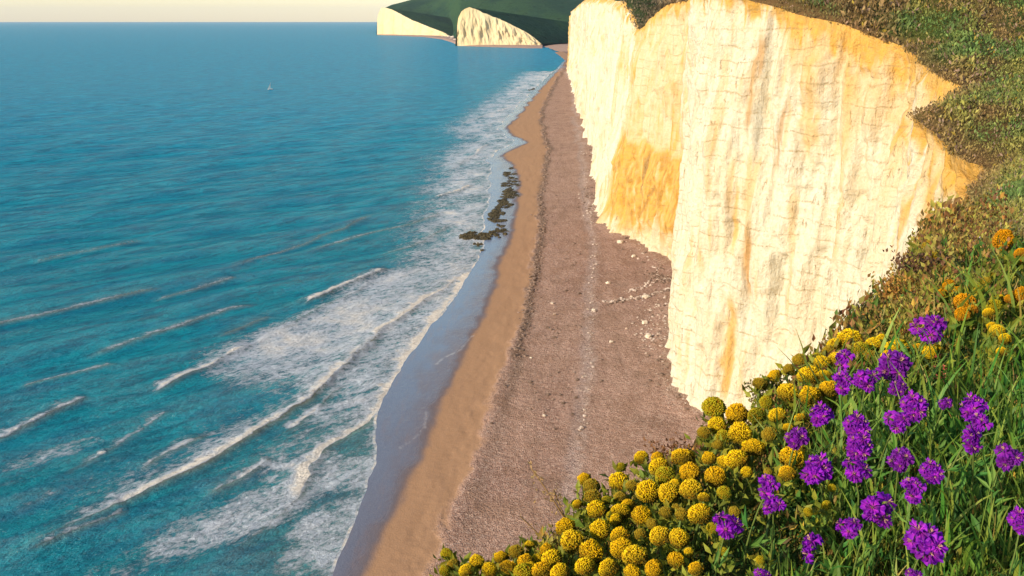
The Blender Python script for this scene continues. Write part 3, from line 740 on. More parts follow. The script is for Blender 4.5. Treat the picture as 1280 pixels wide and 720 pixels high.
blocks = [(760, 354, 7, 4, 'long pale chalk block in the rubble line, beside the cliff foot'), (808, 374, 9, 5, 'large pale chalk boulder under the cliff corner'),
          (810, 424, 10, 6, 'largest pale chalk boulder, alone below the rubble'), (806, 406, 9, 4, 'flat pale chalk boulder above the largest boulder'),
          (764, 428, 7, 4, 'squat pale chalk block left of the largest boulder'), (783, 412, 4, 4, 'small brown stone left of the flat boulder'),
          (775, 304, 8, 4, 'white chalk block above the bend of the cliff foot'), (792, 322, 6, 4, 'small white chalk block under the yellow face'),
          (790, 373, 6, 3, 'brown stone in the middle of the rubble line'), (742, 388, 6, 4, 'pale stone on the pebble ridge'),
          (690, 376, 5, 3, 'pale stone standing on the seaward shingle'), (693, 390, 5, 3, 'dark edged stone on the seaward shingle'),
          (727, 150, 4, 2, 'white chalk block far up the beach'), (664, 443, 4, 2, 'lone pale stone low on the shingle'), (680, 516, 5, 3, 'white stone nearest on the open shingle')]
for i, (u, v, w, h, lab) in enumerate(blocks):
    c = P(u, v, 2.5); r = math.hypot(c[0], c[1], 78); s = w * r / FOC * .5
    Vv, Ff = rock_mesh(300 + i, 2, .6)
    o = mesh_obj('chalk_boulder', Vv * s, Ff, M_BLOCK if 'brown' not in lab and 'dark' not in lab else M_RUBBLE, smooth=False)
    o.location = (c[0], c[1], float(beach_z(c[0], c[1])) + s * .3); o.rotation_euler = (0, 0, i * 1.7)
    tag(o, lab, 'boulder', 'boulders lying on the shingle')

for i, (u, v, k) in enumerate([(556, 44.5, 9), (561, 46, 7), (566, 47.5, 10), (563, 49, 6), (569, 50.5, 8), (553, 46.5, 6), (572, 53, 9), (558, 48, 5)]):
    c = P(u, v, 1); Vv, Ff = rock_mesh(350 + i, 2, .6); o = mesh_obj('chalk_boulder', Vv * k * 1.3, Ff, M_BLOCK, smooth=False); o.location = (c[0], c[1], 2)
    tag(o, 'pale fallen chalk rock at the point between the two far headlands', 'boulder', 'fallen rocks between the far headlands')

def rubble(name, segs, n, smin, smax, mat, label, spread=2.0):
    b = MB(); shapes = [rock_mesh(400 + k, 1, .6) for k in range(8)]
    for (pts, share, sp) in segs:
        for k in range(int(n * share)):
            i = R.random() * (len(pts) - 1); j = int(i); f_ = i - j
            c = P(pts[j][0] * (1 - f_) + pts[j + 1][0] * f_, pts[j][1] * (1 - f_) + pts[j + 1][1] * f_, 2.4)
            x, y = c + R.normal(size=2) * sp; q = smin + (smax - smin) * R.random() ** 3
            Vv, Ff = shapes[R.integers(8)]; t = R.random() * 6.28; m = np.array([[math.cos(t), -math.sin(t), 0], [math.sin(t), math.cos(t), 0], [0, 0, 1]])
            b.add((Vv @ m.T) * q * (1 + y / 900) + np.array([x, y, float(beach_z(x, y)) + q * .2]), Ff)
    o = b.build(name, mat, None, False); tag(o, label, 'rubble', kind='stuff')
foot_line = [(742, 185), (745, 215), (752, 250), (757, 278), (790, 305), (818, 338), (838, 362), (840, 400), (836, 440), (838, 470), (858, 515)]
rubble('chalk_rubble', [(foot_line, .16, 1.8), ([(785, 365), (800, 362), (820, 352), (836, 352)], .06, .8), ([(757, 378), (790, 374), (812, 372), (838, 366)], .10, .7), ([(812, 380), (815, 410), (812, 440)], .08, 2.5),
        ([(728, 190), (733, 230), (737, 275), (745, 300), (741, 342), (740, 396), (735, 471), (728, 540)], .09, .9), ([(745, 240), (748, 262), (744, 272)], .10, 3)], 2200, .07, .48, M_RUB2, 'pale chalk rubble and pebbles strewn below the cliff')
rubble('dark_shingle', [([(690, 108), (677, 142), (680, 167), (687, 187), (682, 212), (677, 250), (678, 275), (677, 292), (670, 337), (662, 370), (657, 405), (645, 450)], .45, .9), (foot_line, .2, 3), ([(757, 380), (790, 376), (838, 368)], .05, .6),
        ([(690, 240), (700, 330), (700, 420), (690, 520)], .12, 6), ([(812, 345), (826, 350), (834, 358)], .08, 1.2), ([(745, 235), (742, 262)], .08, 3)], 2200, .10, .6, M_FLINT, 'dark stones and seaweed clots in the tide line')

# ------------------------------------------------------------------ little boat far out
def boat():
    c = P(338, 112, 0); root = empty('sailing_boat', (c[0], c[1], .15)); tag(root, 'tiny white sailing boat alone on the open sea', 'boat')
    b = MB(); n = 9; V_ = []
    for i in range(n):
        t = i / (n - 1); x = (t - .5) * 6.0; w = 1.05 * math.sin(math.pi * min(1, t * .86 + .14)) ** .6 if i < n - 1 else .02
        V_ += [(x, -w, .9), (x, -w * .75, .2), (x, 0, -.25), (x, w * .75, .2), (x, w, .9)]
    b.add(V_, grid_faces(n, 5)); V_ = np.array(V_).reshape(n, 5, 3)
    b.add(V_[:, [0, 4]].reshape(-1, 3), grid_faces(n, 2)); b.add(V_[0], [[0, 1, 2, 2], [0, 2, 3, 4]][:2])
    wm = mat_flat('boat_white', (.8, .78, .74), .4)
    b.build('hull', wm, root, False)
    b = MB(); b.add(*tube([(.3, 0, .6), (.3, 0, 8.6)], [.07, .04], 6)); b.build('mast', mat_flat('mast_metal', (.6, .6, .6), .4), root)
    b = MB(); k = 8; V_ = []
    for i in range(k):
        t = i / (k - 1); L = 2.7 * (1 - t) + .05
        for j in range(4): s = j / 3; V_.append((.25 - L * s, .22 * math.sin(s * 3.1) * (1 - t * .5), 1.6 + 6.6 * t))
    b.add(V_, grid_faces(k, 4)); b.build('sail', mat_flat('sail_cloth', (.82, .78, .72), .9), root)
    root.rotation_euler = (math.radians(6), 0, math.radians(35))
boat()

# ------------------------------------------------------------------ vegetation built from leaf faces
def leaf_batch(base, dirs, length, width, curl=.25):
    """bent diamond leaves: 6 verts, 4 tris each"""
    n = len(base); d = dirs / np.linalg.norm(dirs, axis=1)[:, None]
    rv = rng.normal(size=(n, 3)); a = np.cross(d, rv); a /= np.linalg.norm(a, axis=1)[:, None]; up = np.cross(a, d)
    L, W = length[:, None], width[:, None]
    v0 = base; v1 = base + d * L * .45 + a * W * .5 + up * L * curl * .4; v2 = base + d * L * .45 - a * W * .5 + up * L * curl * .4
    vm = base + d * L * .5 + up * L * curl * .22; v3 = base + d * L
    V_ = np.stack([v0, v1, v2, vm, v3], 1).reshape(-1, 3)
    i = np.arange(n)[:, None] * 5
    F_ = np.concatenate([i + np.array([[0, 3, 1]]), i + np.array([[0, 2, 3]]), i + np.array([[1, 3, 4]]), i + np.array([[3, 2, 4]])])
    return V_, F_

def scatter(n, r0, r1, th0, th1, size, leaves, colour, name, label, cat, h=(.0, 1.), wid=.45, upw=1.0, keep=None, mat=None, zoff=0.0):
    r = np.exp(rng.uniform(math.log(r0), math.log(r1), n)); th = rng.uniform(math.radians(th0), math.radians(th1), n)
    x, y = r * np.sin(th), r * np.cos(th)
    d = x - rim_x(y)
    ok = (d > -.006 * r - .02)
    if keep is not None: ok &= keep(x, y, d, r)
    x, y, d, r = x[ok], y[ok], d[ok], r[ok]
    z = land_z(x, y) + zoff; n = len(x)
    sz = size * r * rng.uniform(.5, 1.5, n) * (.6 + .8 * np.clip(fbm(x / (.06 * r), y / (.06 * r), seed=77, o=2) + .5, 0, 1))
    c = colour(x, y, d, r) * rng.uniform(.55, 1.45, (n, 1))
    k = leaves
    base = np.repeat(np.stack([x, y, z], 1), k, 0) + rng.normal(size=(n * k, 3)) * np.repeat(sz, k)[:, None] * np.array([.45, .45, .25])
    base[:, 2] += np.repeat(sz, k) * rng.uniform(h[0], h[1], n * k)
    dr = rng.normal(size=(n * k, 3)); dr[:, 2] = np.abs(dr[:, 2]) + upw
    L = np.repeat(sz, k) * rng.uniform(.5, 1.2, n * k)
    V_, F_ = leaf_batch(base, dr, L, L * wid)
    cc = np.repeat(c, k * 5, 0)
    o = mesh_obj(name, V_, F_, mat or M_LEAF, smooth=False, col=cc); tag(o, label, cat, kind='stuff')
    return o

def heath(x, y, d, r):
    g = fbm(x / (.07 * r + .05), y / (.07 * r + .05), seed=51, o=3); h = fbm(x / 9, y / 9, seed=52, o=3); k = rng.random(len(x))
    olive = np.array([.31, .30, .06]); green = np.array([.12, .22, .045]); brown = np.array([.30, .17, .07]); pink = np.array([.36, .24, .17]); gold = np.array([.42, .30, .05])
    C = mixc(olive, green, sstep(-.25, .25, h + g * .6)); C = mixc(C, brown, sstep(.05, .35, g - h * .5) * .85)
    C = mixc(C, brown, sstep(.035, .0, d / r + g * .02) * .7)
    C = mixc(C, np.array([.12, .11, .07]), .25); C[k > .90] = pink * .8; C[k > .97] = gold * .8
    C = mixc(C, np.array([.03, .06, .025]), sstep(300, 325, y) * .92)
    C = mixc(C, pink * .7, sstep(200, 250, y) * .5)
    return C
scatter(300000, 4, 420, -4, 41, .0036, 3, heath, 'heath_plants', 'low olive green and brown scrub covering the cliff top', 'ground cover')
def undergrowth(x, y, d, r):
    k = rng.random(len(x)); g = fbm(x / .35, y / .35, seed=55, o=3)
    C = mixc(np.array([.055, .12, .02]), np.array([.20, .20, .03]), sstep(-.2, .3, g)); C[k > .75] = (.16, .11, .03); C[k > .88] = (.30, .26, .03); C[k > .96] = (.42, .26, .04)
    return C
scatter(34000, .9, 6, -25, 46, .009, 5, undergrowth, 'undergrowth', 'small green and brown leaves under the flowers', 'ground cover', h=(0, 1.6), wid=.42)
right = lambda x, y, d, r: (x > .12 + .36 * y + .12 * noise(x * 6, y * 6)) & (y < 2.2)
scatter(6000, .8, 4.2, 0, 46, .019, 5, lambda x, y, d, r: mixc(np.array([.035, .12, .022]), np.array([.12, .22, .03]), rng.random(len(x))), 'leafy_undergrowth', 'broad green leaves crowding between the purple flowers', 'ground cover', h=(0, 1.1), wid=.30, keep=right)
bush = lambda x, y, d, r: (d < .12 + .13 * np.minimum(r, 4) * (1 + .5 * noise(x * 3, y * 3))) & (r < 14)
scatter(48000, 1.2, 14, -10, 40, .0054, 5, lambda x, y, d, r: mixc(mixc(np.array([.20, .085, .035]), np.array([.30, .27, .05]), sstep(-.4, .5, fbm(x / (.12 * r), y / (.12 * r), seed=3, o=2) + rng.normal(size=len(x)) * .3)), np.array([.48, .20, .04]), (rng.random(len(x)) > .93) * .6), 'dry_scrub', 'brown and olive dry scrub along the brink of the slope', 'ground cover', h=(0, 4.5), wid=.5, keep=bush)

# grass blades
def grass(n, name, label, lo, hi, col_a, col_b, keep, w=.0038, th=(-5, 50), r0=.8, r1=4.5):
    r = np.exp(rng.uniform(math.log(r0), math.log(r1), n)); t = rng.uniform(math.radians(th[0]), math.radians(th[1]), n)
    x, y = r * np.sin(t), r * np.cos(t); d = x - rim_x(y); ok = (d > .02) & keep(x, y, d, r); x, y, r = x[ok], y[ok], r[ok]; n = len(x)
    z = land_z(x, y); L = rng.uniform(lo, hi, n) * np.clip(r / 2, .6, 1.8); W = w * rng.uniform(.5, 1.5, n) * np.clip(r / 2, .6, 2)
    az = rng.uniform(0, 6.283, n); lean = rng.uniform(.1, .7, n); dx, dy = np.cos(az) * lean, np.sin(az) * lean
    fx, fy = -np.sin(az + rng.normal(size=n)), np.cos(az + rng.normal(size=n)); K = 6; V_ = []
    for i in range(K):
        s = i / (K - 1); px = x + dx * L * s * s; py = y + dy * L * s * s; pz = z + L * (s - .35 * lean * s * s) - .01
        ww = W * (1 - s) ** .7 + .0002
        V_ += [np.stack([px - fx * ww, py - fy * ww, pz], 1), np.stack([px + fx * ww, py + fy * ww, pz], 1)]
    V_ = np.stack(V_, 1).reshape(-1, 3); i = np.arange(n)[:, None] * (2 * K)
    F_ = np.concatenate([i + np.array([[2 * k, 2 * k + 1, 2 * k + 3, 2 * k + 2]]) for k in range(K - 1)])
    c = mixc(col_a, col_b, rng.random(n)); cc = np.repeat(c, 2 * K, 0)
    s = np.tile(np.repeat(np.arange(K) / (K - 1), 2), n)[:, None]; cc = cc * (1 - .0 * s)
    o = mesh_obj(name, V_, F_, M_GRASS, smooth=True, col=cc); tag(o, label, 'grass', kind='stuff')
grass(10000, 'grass', 'long green grass blades growing among the purple flowers', .06, .24, np.array([.05, .17, .02]), np.array([.24, .30, .04]), lambda x, y, d, r: (x > .05 + .34 * y + .15 * noise(x * 4, y * 4)) & ((r < 2.9) | (rng.random(len(x)) < .35)) & (d > .09 * r))
grass(1600, 'dry_grass', 'thin straw coloured stalks among the yellow flowers', .05, .14, np.array([.30, .18, .05]), np.array([.34, .30, .07]), lambda x, y, d, r: r < 4, w=.0018)
grass(2600, 'slope_grass', 'short olive grass on the slope below the cliff top', .03, .08, np.array([.10, .16, .03]), np.array([.28, .26, .06]), lambda x, y, d, r: (r > 3), r0=3, r1=14, w=.0022)

# ------------------------------------------------------------------ flowers
def ray_ground(u, v, h):
    """point on the line of sight that stands h above the slope"""
    a, y, z = ray(u, v); ts = np.exp(np.linspace(math.log(.9), math.log(40), 500))
    X, Y, Z = a * ts, y * ts, CAM_H + z * ts
    d = X - rim_x(Y); g = Z - (land_z(X, Y) + h)
    g = np.where(d < -.10, np.abs(g) + 1 + np.abs(d), g)
    k = np.where(g < 0)[0]
    if len(k): i = k[0]
    else: i = int(np.argmin(np.where(d < 0, np.abs(Z - np.interp(Y, RY, RZ) - h) + np.abs(d) * 1.2, 99)))
    return np.array([X[i], Y[i], Z[i]]), ts[i]

def pom_mesh(seed, col_lit, col_shade):
    r = np.random.default_rng(seed); b = MB()
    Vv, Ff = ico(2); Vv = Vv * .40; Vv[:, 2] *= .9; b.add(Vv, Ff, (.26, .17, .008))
    n = 820; g = np.arange(n) + .5; ph = np.arccos(1 - 1.72 * g / n); th = math.pi * (1 + 5 ** .5) * g
    D = np.stack([np.cos(th) * np.sin(ph), np.sin(th) * np.sin(ph), np.cos(ph)], 1)
    D = D + r.normal(size=D.shape) * .07; D /= np.linalg.norm(D, axis=1)[:, None]
    lump = fbm(D[:, 0] * 2.2 + seed, D[:, 1] * 2.2, D[:, 2] * 2.2, seed=seed, o=2)
    for i in range(n):
        d = D[i]; rad = (.45 + .07 * lump[i] + r.normal() * .014)
        t1 = np.cross(d, r.normal(size=3)); t1 /= np.linalg.norm(t1); t2 = np.cross(d, t1); w = r.uniform(.020, .034)
        c = d * rad; V_ = [d * .33, c + t1 * w, c + t2 * w, c - t1 * w, c - t2 * w, c + d * w * .9]
        V_ = np.array(V_); V_[:, 2] *= .92
        k = np.clip((d[2] * .8 - d[0] * .25 + .22) / .8, 0, 1); cc = np.array(col_shade) * (1 - k) + np.array(col_lit) * k; cc = cc * r.uniform(.8, 1.15)  # light from upper left and shade at lower right painted into the florets
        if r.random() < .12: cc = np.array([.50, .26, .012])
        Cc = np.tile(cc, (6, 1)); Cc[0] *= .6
        b.add(V_, [[0, 1, 2], [0, 2, 3], [0, 3, 4], [0, 4, 1], [5, 2, 1], [5, 3, 2], [5, 4, 3], [5, 1, 4]], Cc)
    o = b.build('flower_head', M_POM, None, False); me = o.data; bpy.data.objects.remove(o); return me
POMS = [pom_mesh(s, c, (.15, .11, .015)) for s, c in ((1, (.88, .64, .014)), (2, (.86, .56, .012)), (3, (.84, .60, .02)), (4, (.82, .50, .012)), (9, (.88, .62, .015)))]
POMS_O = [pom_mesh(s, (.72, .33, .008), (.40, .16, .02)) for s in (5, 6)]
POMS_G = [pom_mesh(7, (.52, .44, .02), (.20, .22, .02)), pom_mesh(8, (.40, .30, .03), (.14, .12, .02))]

def leafy(b, base, n, size, col_a, col_b, up=.6, spread=1.0, wid=.34):
    pos = np.tile(base, (n, 1)) + rng.normal(size=(n, 3)) * size * np.array([.5, .5, .3]) * spread
    d = rng.normal(size=(n, 3)); d[:, 2] = np.abs(d[:, 2]) * .7 + up
    L = size * rng.uniform(.6, 1.3, n); V_, F_ = leaf_batch(pos, d, L, L * wid)
    c = mixc(np.array(col_a), np.array(col_b), rng.random(n)); b.add(V_, F_, np.repeat(c, 5, 0))

def stem_curve(a, b, bow=.12):
    a = np.array(a, float); b = np.array(b, float); m = (a + b) / 2 + np.array([rng.normal() * bow, rng.normal() * bow, 0]) * np.linalg.norm(b - a)
    t = np.linspace(0, 1, 6)[:, None]; return a * (1 - t) ** 2 + 2 * m * t * (1 - t) + b * t ** 2

def pom_plant(heads, label, kinds='y', h=.13):
    pts = [ray_ground(u, v + d * .2, h) for u, v, d in heads]
    g = np.mean([p for p, t in pts], 0); gx, gy = g[0] + .01, g[1] + .01
    gx = max(gx, float(rim_x(gy)) + .03); gz = float(land_z(gx, gy))
    root = empty('yellow_flower_plant', (gx, gy, gz)); tag(root, label, 'yellow flowers', 'yellow pompom flowers on the slope')
    b = MB()
    tmean = np.mean([t for _, t in pts])
    for (u, v, d), (p, t) in zip(heads, pts):
        s = d * t / FOC
        a, yy, zz = ray(u, v); c = np.array([a * t, yy * t, CAM_H + zz * t])
        kind = kinds if kinds != 'y' else ('g' if rng.random() < .12 else 'y')
        src = {'y': POMS, 'o': POMS_O, 'g': POMS_G}[kind]
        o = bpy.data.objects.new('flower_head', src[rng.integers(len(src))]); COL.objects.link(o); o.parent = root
        o.location = c - np.array([gx, gy, gz]); o.scale = (s * rng.uniform(.92, 1.10), s * rng.uniform(.92, 1.10), s * rng.uniform(.84, 1.10))
        o.rotation_euler = (rng.normal() * .25 - .1, rng.normal() * .25 - .15, rng.normal() * .5)
        end = c - np.array([gx, gy, gz]) - np.array([0, 0, s * .3])
        st = stem_curve(np.array([rng.normal() * .01, rng.normal() * .01, -.02]), end)
        m = MB(); rr = .0016 * tmean; m.add(*tube(st, [rr * 1.3] * 3 + [rr] * 3, 6)); m.build('stem', M_STEM, root)
        for q in st[2:5]: leafy(b, q, 7, .016 * tmean, (.10, .16, .02), (.26, .26, .03), wid=.4)
        leafy(b, end + np.array([0, 0, -.2 * s]), 14, .011 * tmean, (.30, .27, .02), (.14, .17, .02), wid=.45)
    b.build('leaves', M_LEAF, root, False)
    return root

PLANTS = [
    ([(558, 692, 16), (566, 706, 18), (556, 714, 16)], 'lowest left yellow flower plant, a thin upright cluster at the tip of the slope', 'g'),
    ([(596, 702, 20), (612, 712, 22), (583, 713, 20)], 'yellow flower plant just right of the thin cluster at the slope tip', 'y'),
    ([(645, 690, 20), (626, 697, 18), (636, 710, 24)], 'small yellow flower plant below the feathery dry stalk', 'y'),
    ([(662, 681, 13), (657, 703, 22), (654, 717, 27)], 'yellow flower plant at the bottom edge with a tiny bud on top', 'y'),
    ([(690, 699, 29), (678, 713, 28), (700, 716, 27)], 'three crowded yellow pompoms at the bottom edge, left of centre patch', 'y'),
    ([(707, 659, 25), (716, 677, 31)], 'pair of yellow pompoms at the left brink, one above the other', 'y'),
    ([(730, 599, 19), (739, 608, 22), (741, 622, 26), (746, 637, 25), (722, 630, 14)], 'tall leftmost stack of yellow pompoms against the beach', 'y'),
    ([(776, 584, 14), (774, 602, 29), (775, 621, 17)], 'yellow pompom with a small bud above, standing against the beach', 'y'),
    ([(750, 662, 27), (739, 690, 33), (731, 708, 27)], 'column of yellow pompoms down the middle of the left patch', 'y'),
    ([(776, 640, 27), (785, 633, 19), (770, 650, 17)], 'knot of orange tinted yellow heads in the left patch', 'y'),
    ([(775, 671, 27), (777, 686, 31), (794, 696, 34)], 'three big overlapping yellow pompoms low in the left patch', 'y'),
    ([(761, 711, 28), (817, 711, 25), (790, 716, 22)], 'yellow pompoms cut by the bottom edge of the left patch', 'y'),
    ([(802, 572, 21), (822, 573, 20), (824, 584, 25)], 'yellow pompoms on the skyline below the brown scrub', 'y'),
    ([(810, 614, 30), (802, 644, 28)], 'two dark centred yellow pompoms in the heart of the left patch', 'y'),
    ([(854, 572, 30), (832, 596, 30), (862, 590, 28)], 'three bright yellow pompoms high in the left patch', 'y'),
    ([(836, 617, 28), (864, 612, 30), (844, 605, 16)], 'pair of yellow pompoms right of the dark centred ones', 'y'),
    ([(825, 670, 28), (849, 673, 29)], 'twin yellow pompoms side by side near the lowest left purple flower', 'y'),
    ([(875, 643, 31), (880, 622, 16)], 'single large yellow pompom left of the lowest left purple flower', 'y'),
    ([(894, 596, 31), (886, 573, 20), (904, 577, 17)], 'yellow pompom with orange dark centre at the middle of the slope', 'y'),
    ([(892, 509, 30), (896, 531, 24)], 'yellow pompom pair on the skyline under the chalk cliff corner', 'y'),
    ([(921, 518, 32), (925, 542, 31)], 'two yellow pompoms right of the skyline pair', 'y'),
    ([(942, 560, 29), (921, 575, 32), (933, 590, 16)], 'yellow pompoms in the middle slope left of a purple flower', 'y'),
    ([(985, 492, 31), (950, 480, 20), (968, 470, 18)], 'tall yellow pompom against olive scrub below the cliff', 'y'),
    ([(1012, 469, 29), (1012, 495, 28)], 'two yellow pompoms one above the other beside the upper purple flowers', 'y'),
    ([(1036, 487, 27), (1030, 470, 17)], 'yellow pompom half hidden behind a purple flower', 'y'),
    ([(1062, 424, 32), (1076, 438, 24), (1044, 432, 22)], 'broad yellow cluster on the skyline under the dark bush', 'y'),
    ([(1122, 435, 30), (1110, 446, 18)], 'rounded yellow flower mound left of the topmost purple flower', 'y'),
    ([(1150, 437, 20), (1162, 441, 18), (1172, 435, 12)], 'small yellow flowers right under the topmost purple flower', 'y'),
    ([(990, 572, 33), (984, 592, 22), (998, 560, 18)], 'loose yellow cluster between two purple flowers', 'y'),
    ([(1206, 379, 30), (1203, 393, 20), (1214, 388, 18)], 'rust orange flower clump near the top of the slope', 'o'),
    ([(1243, 383, 20), (1236, 392, 16), (1250, 374, 14)], 'bright yellow flower tuft right of the rust orange clump', 'y'),
    ([(1247, 414, 20), (1256, 424, 16), (1240, 408, 14), (1252, 440, 14)], 'loose bright yellow sprays in the green grass at the right', 'y'),
    ([(1254, 300, 28)], 'single golden pompom alone on the upper right slope', 'o'),
    ([(1277, 318, 20), (1272, 328, 10)], 'orange flower head cut by the right edge', 'o'),
    ([(1276, 368, 24), (1262, 374, 14)], 'yellow orange flower clump at the right edge', 'o'),
    ([(1163, 308, 20), (1165, 322, 22), (1172, 290, 14)], 'tall yellow shrub tuft standing out against the white cliff', 'g'),
    ([(1000, 450, 20), (986, 462, 16), (1022, 447, 16)], 'dull olive yellow heads along the skyline scrub', 'g'),
    ([(950, 700, 12), (960, 590, 12), (905, 690, 12)], 'scattered small yellow buds low among the green leaves', 'g'),
    ([(835, 676, 4), (832, 641, 17), (845, 636, 14)], 'small greenish yellow heads between the big pompoms', 'g'),
    ([(905, 546, 22), (880, 541, 18), (897, 556, 16)], 'low olive yellow heads directly under the skyline pair', 'g'),
    ([(946, 520, 25), (962, 543, 20), (958, 503, 18)], 'three olive yellow heads behind the pair right of the skyline', 'g'),
    ([(972, 519, 22), (1000, 524, 16), (985, 535, 14)], 'small yellow heads left of the purple flower under the stacked pompoms', 'y'),
    ([(1028, 454, 22), (1046, 450, 24), (1036, 440, 18)], 'skyline yellow heads touching the upper purple pair', 'y'),
    ([(1092, 430, 20), (1086, 445, 18), (1102, 424, 16)], 'yellow heads just right of the broad skyline cluster', 'y'),
    ([(905, 616, 20), (918, 640, 17), (890, 660, 15)], 'dull yellow heads scattered above the lowest left purple flower', 'g'),
    ([(683, 688, 20), (664, 713, 22), (672, 699, 16)], 'yellow heads filling the gap left of the crowded three', 'y'),
    ([(766, 646, 18), (758, 626, 15), (790, 607, 18)], 'little yellow heads tucked between the leftmost stack and its neighbours', 'g'),
    ([(845, 700, 23), (870, 711, 20), (861, 691, 14)], 'three yellow heads low at the bottom edge below the single large one', 'y'),
    ([(815, 655, 16), (852, 643, 18), (800, 668, 18)], 'olive heads in the shade above the twin pompoms', 'g'),
    ([(1186, 356, 16), (1196, 364, 13), (1178, 366, 12)], 'small orange heads in the scrub left of the rust orange clump', 'o'),
    ([(1232, 352, 14), (1222, 362, 12), (1240, 345, 10)], 'faint yellow heads above the bright tuft near the right edge', 'g'),
    ([(1033, 632, 14), (1010, 640, 12), (1040, 610, 11)], 'few pale yellow buds amid grass below the purple flowers', 'g'),
]
for hd, lab, kd in PLANTS:
    pom_plant([q for q in hd if q[2] > 5], lab, kd)

def petal_cluster(seed, nb, c1, c2):
    """several ruffled blossoms packed into one head of about unit width"""
    r = np.random.default_rng(seed); b = MB()
    ce = [np.array([0, 0, .05])] if nb == 1 else []
    for k in range(nb):
        if nb > 1:
            t = 6.283 * k / nb + r.normal() * .3; rad = .23 + .03 * r.normal(); ce.append(np.array([math.cos(t) * rad, math.sin(t) * rad, .05 + r.normal() * .07]))
        c = ce[k]; ax = np.array([c[0] * 1.9, c[1] * 1.9, .75]); ax /= np.linalg.norm(ax)
        e1 = np.cross(ax, [0.3, 1, .1]); e1 /= np.linalg.norm(e1); e2 = np.cross(ax, e1)
        R_ = .30 if nb > 1 else .5; npet = 6 + int(r.integers(3))
        for ly in range(2):
            for p in range(npet if ly == 0 else npet - 2):
                a0 = 6.283 * (p + .5 * ly) / (npet - 2 * ly) + r.normal() * .12; rr = R_ * (1 if ly == 0 else .62) * r.uniform(.85, 1.1)
                nu, nv = 7, 11; ra = .13 if nb == 1 else .24; V_ = []; Cc = []; lift = (.22 if ly == 0 else .65) + r.normal() * (.22 if nb > 1 else .05); s1 = r.integers(1000); tone = r.uniform(.55, 1.35) if nb > 1 else r.uniform(.85, 1.15)
                for i in range(nu):
                    s = i / (nu - 1)
                    for j in range(nv):
                        w = (j / (nv - 1) - .5) * 2; ang = a0 + w * (.62 if nb > 1 else .72) * (s ** .6) ; rd = rr * s * (1 - .10 * w * w + .07 * math.cos(w * 7 + s1))
                        zz = lift * rr * s - .42 * rr * s * s * (1 - ly * .4) + s * s * rr * (ra * math.sin(w * 6.5 + s1) + ra * .45 * math.sin(w * 13 + s1 * 2)) + ly * .05
                        V_.append(c + e1 * rd * math.cos(ang) + e2 * rd * math.sin(ang) + ax * zz)
                        q = min(1, max(0, s * .9 + .12 * math.sin(w * 9 + s1))); cc = np.array(c2) * (1 - q) + np.array(c1) * q
                        if s < .2: cc = cc * .6 + np.array([.5, .3, .3]) * .25
                        Cc.append(cc * tone)
                b.add(V_, grid_faces(nu, nv), np.array(Cc))
        for q in range(6): t = r.random() * 6.28; v0 = c + ax * .05; b.add(*[x for x in (lambda tt: tube([v0, v0 + ax * .13 + (e1 * math.cos(tt) + e2 * math.sin(tt)) * .05], [.009, .014], 4))(t)], (.6, .35, .30))
    o = b.build('flower_head', M_PETAL, None, True); me = o.data; bpy.data.objects.remove(o); return me
PURP = [petal_cluster(s, n, (.15, .005, .40), (.50, .03, .50)) for s, n in ((11, 3), (12, 4), (13, 3), (14, 5))]
PURP_D = [petal_cluster(s, n, (.14, .008, .30), (.25, .015, .32)) for s, n in ((15, 3), (16, 4))]

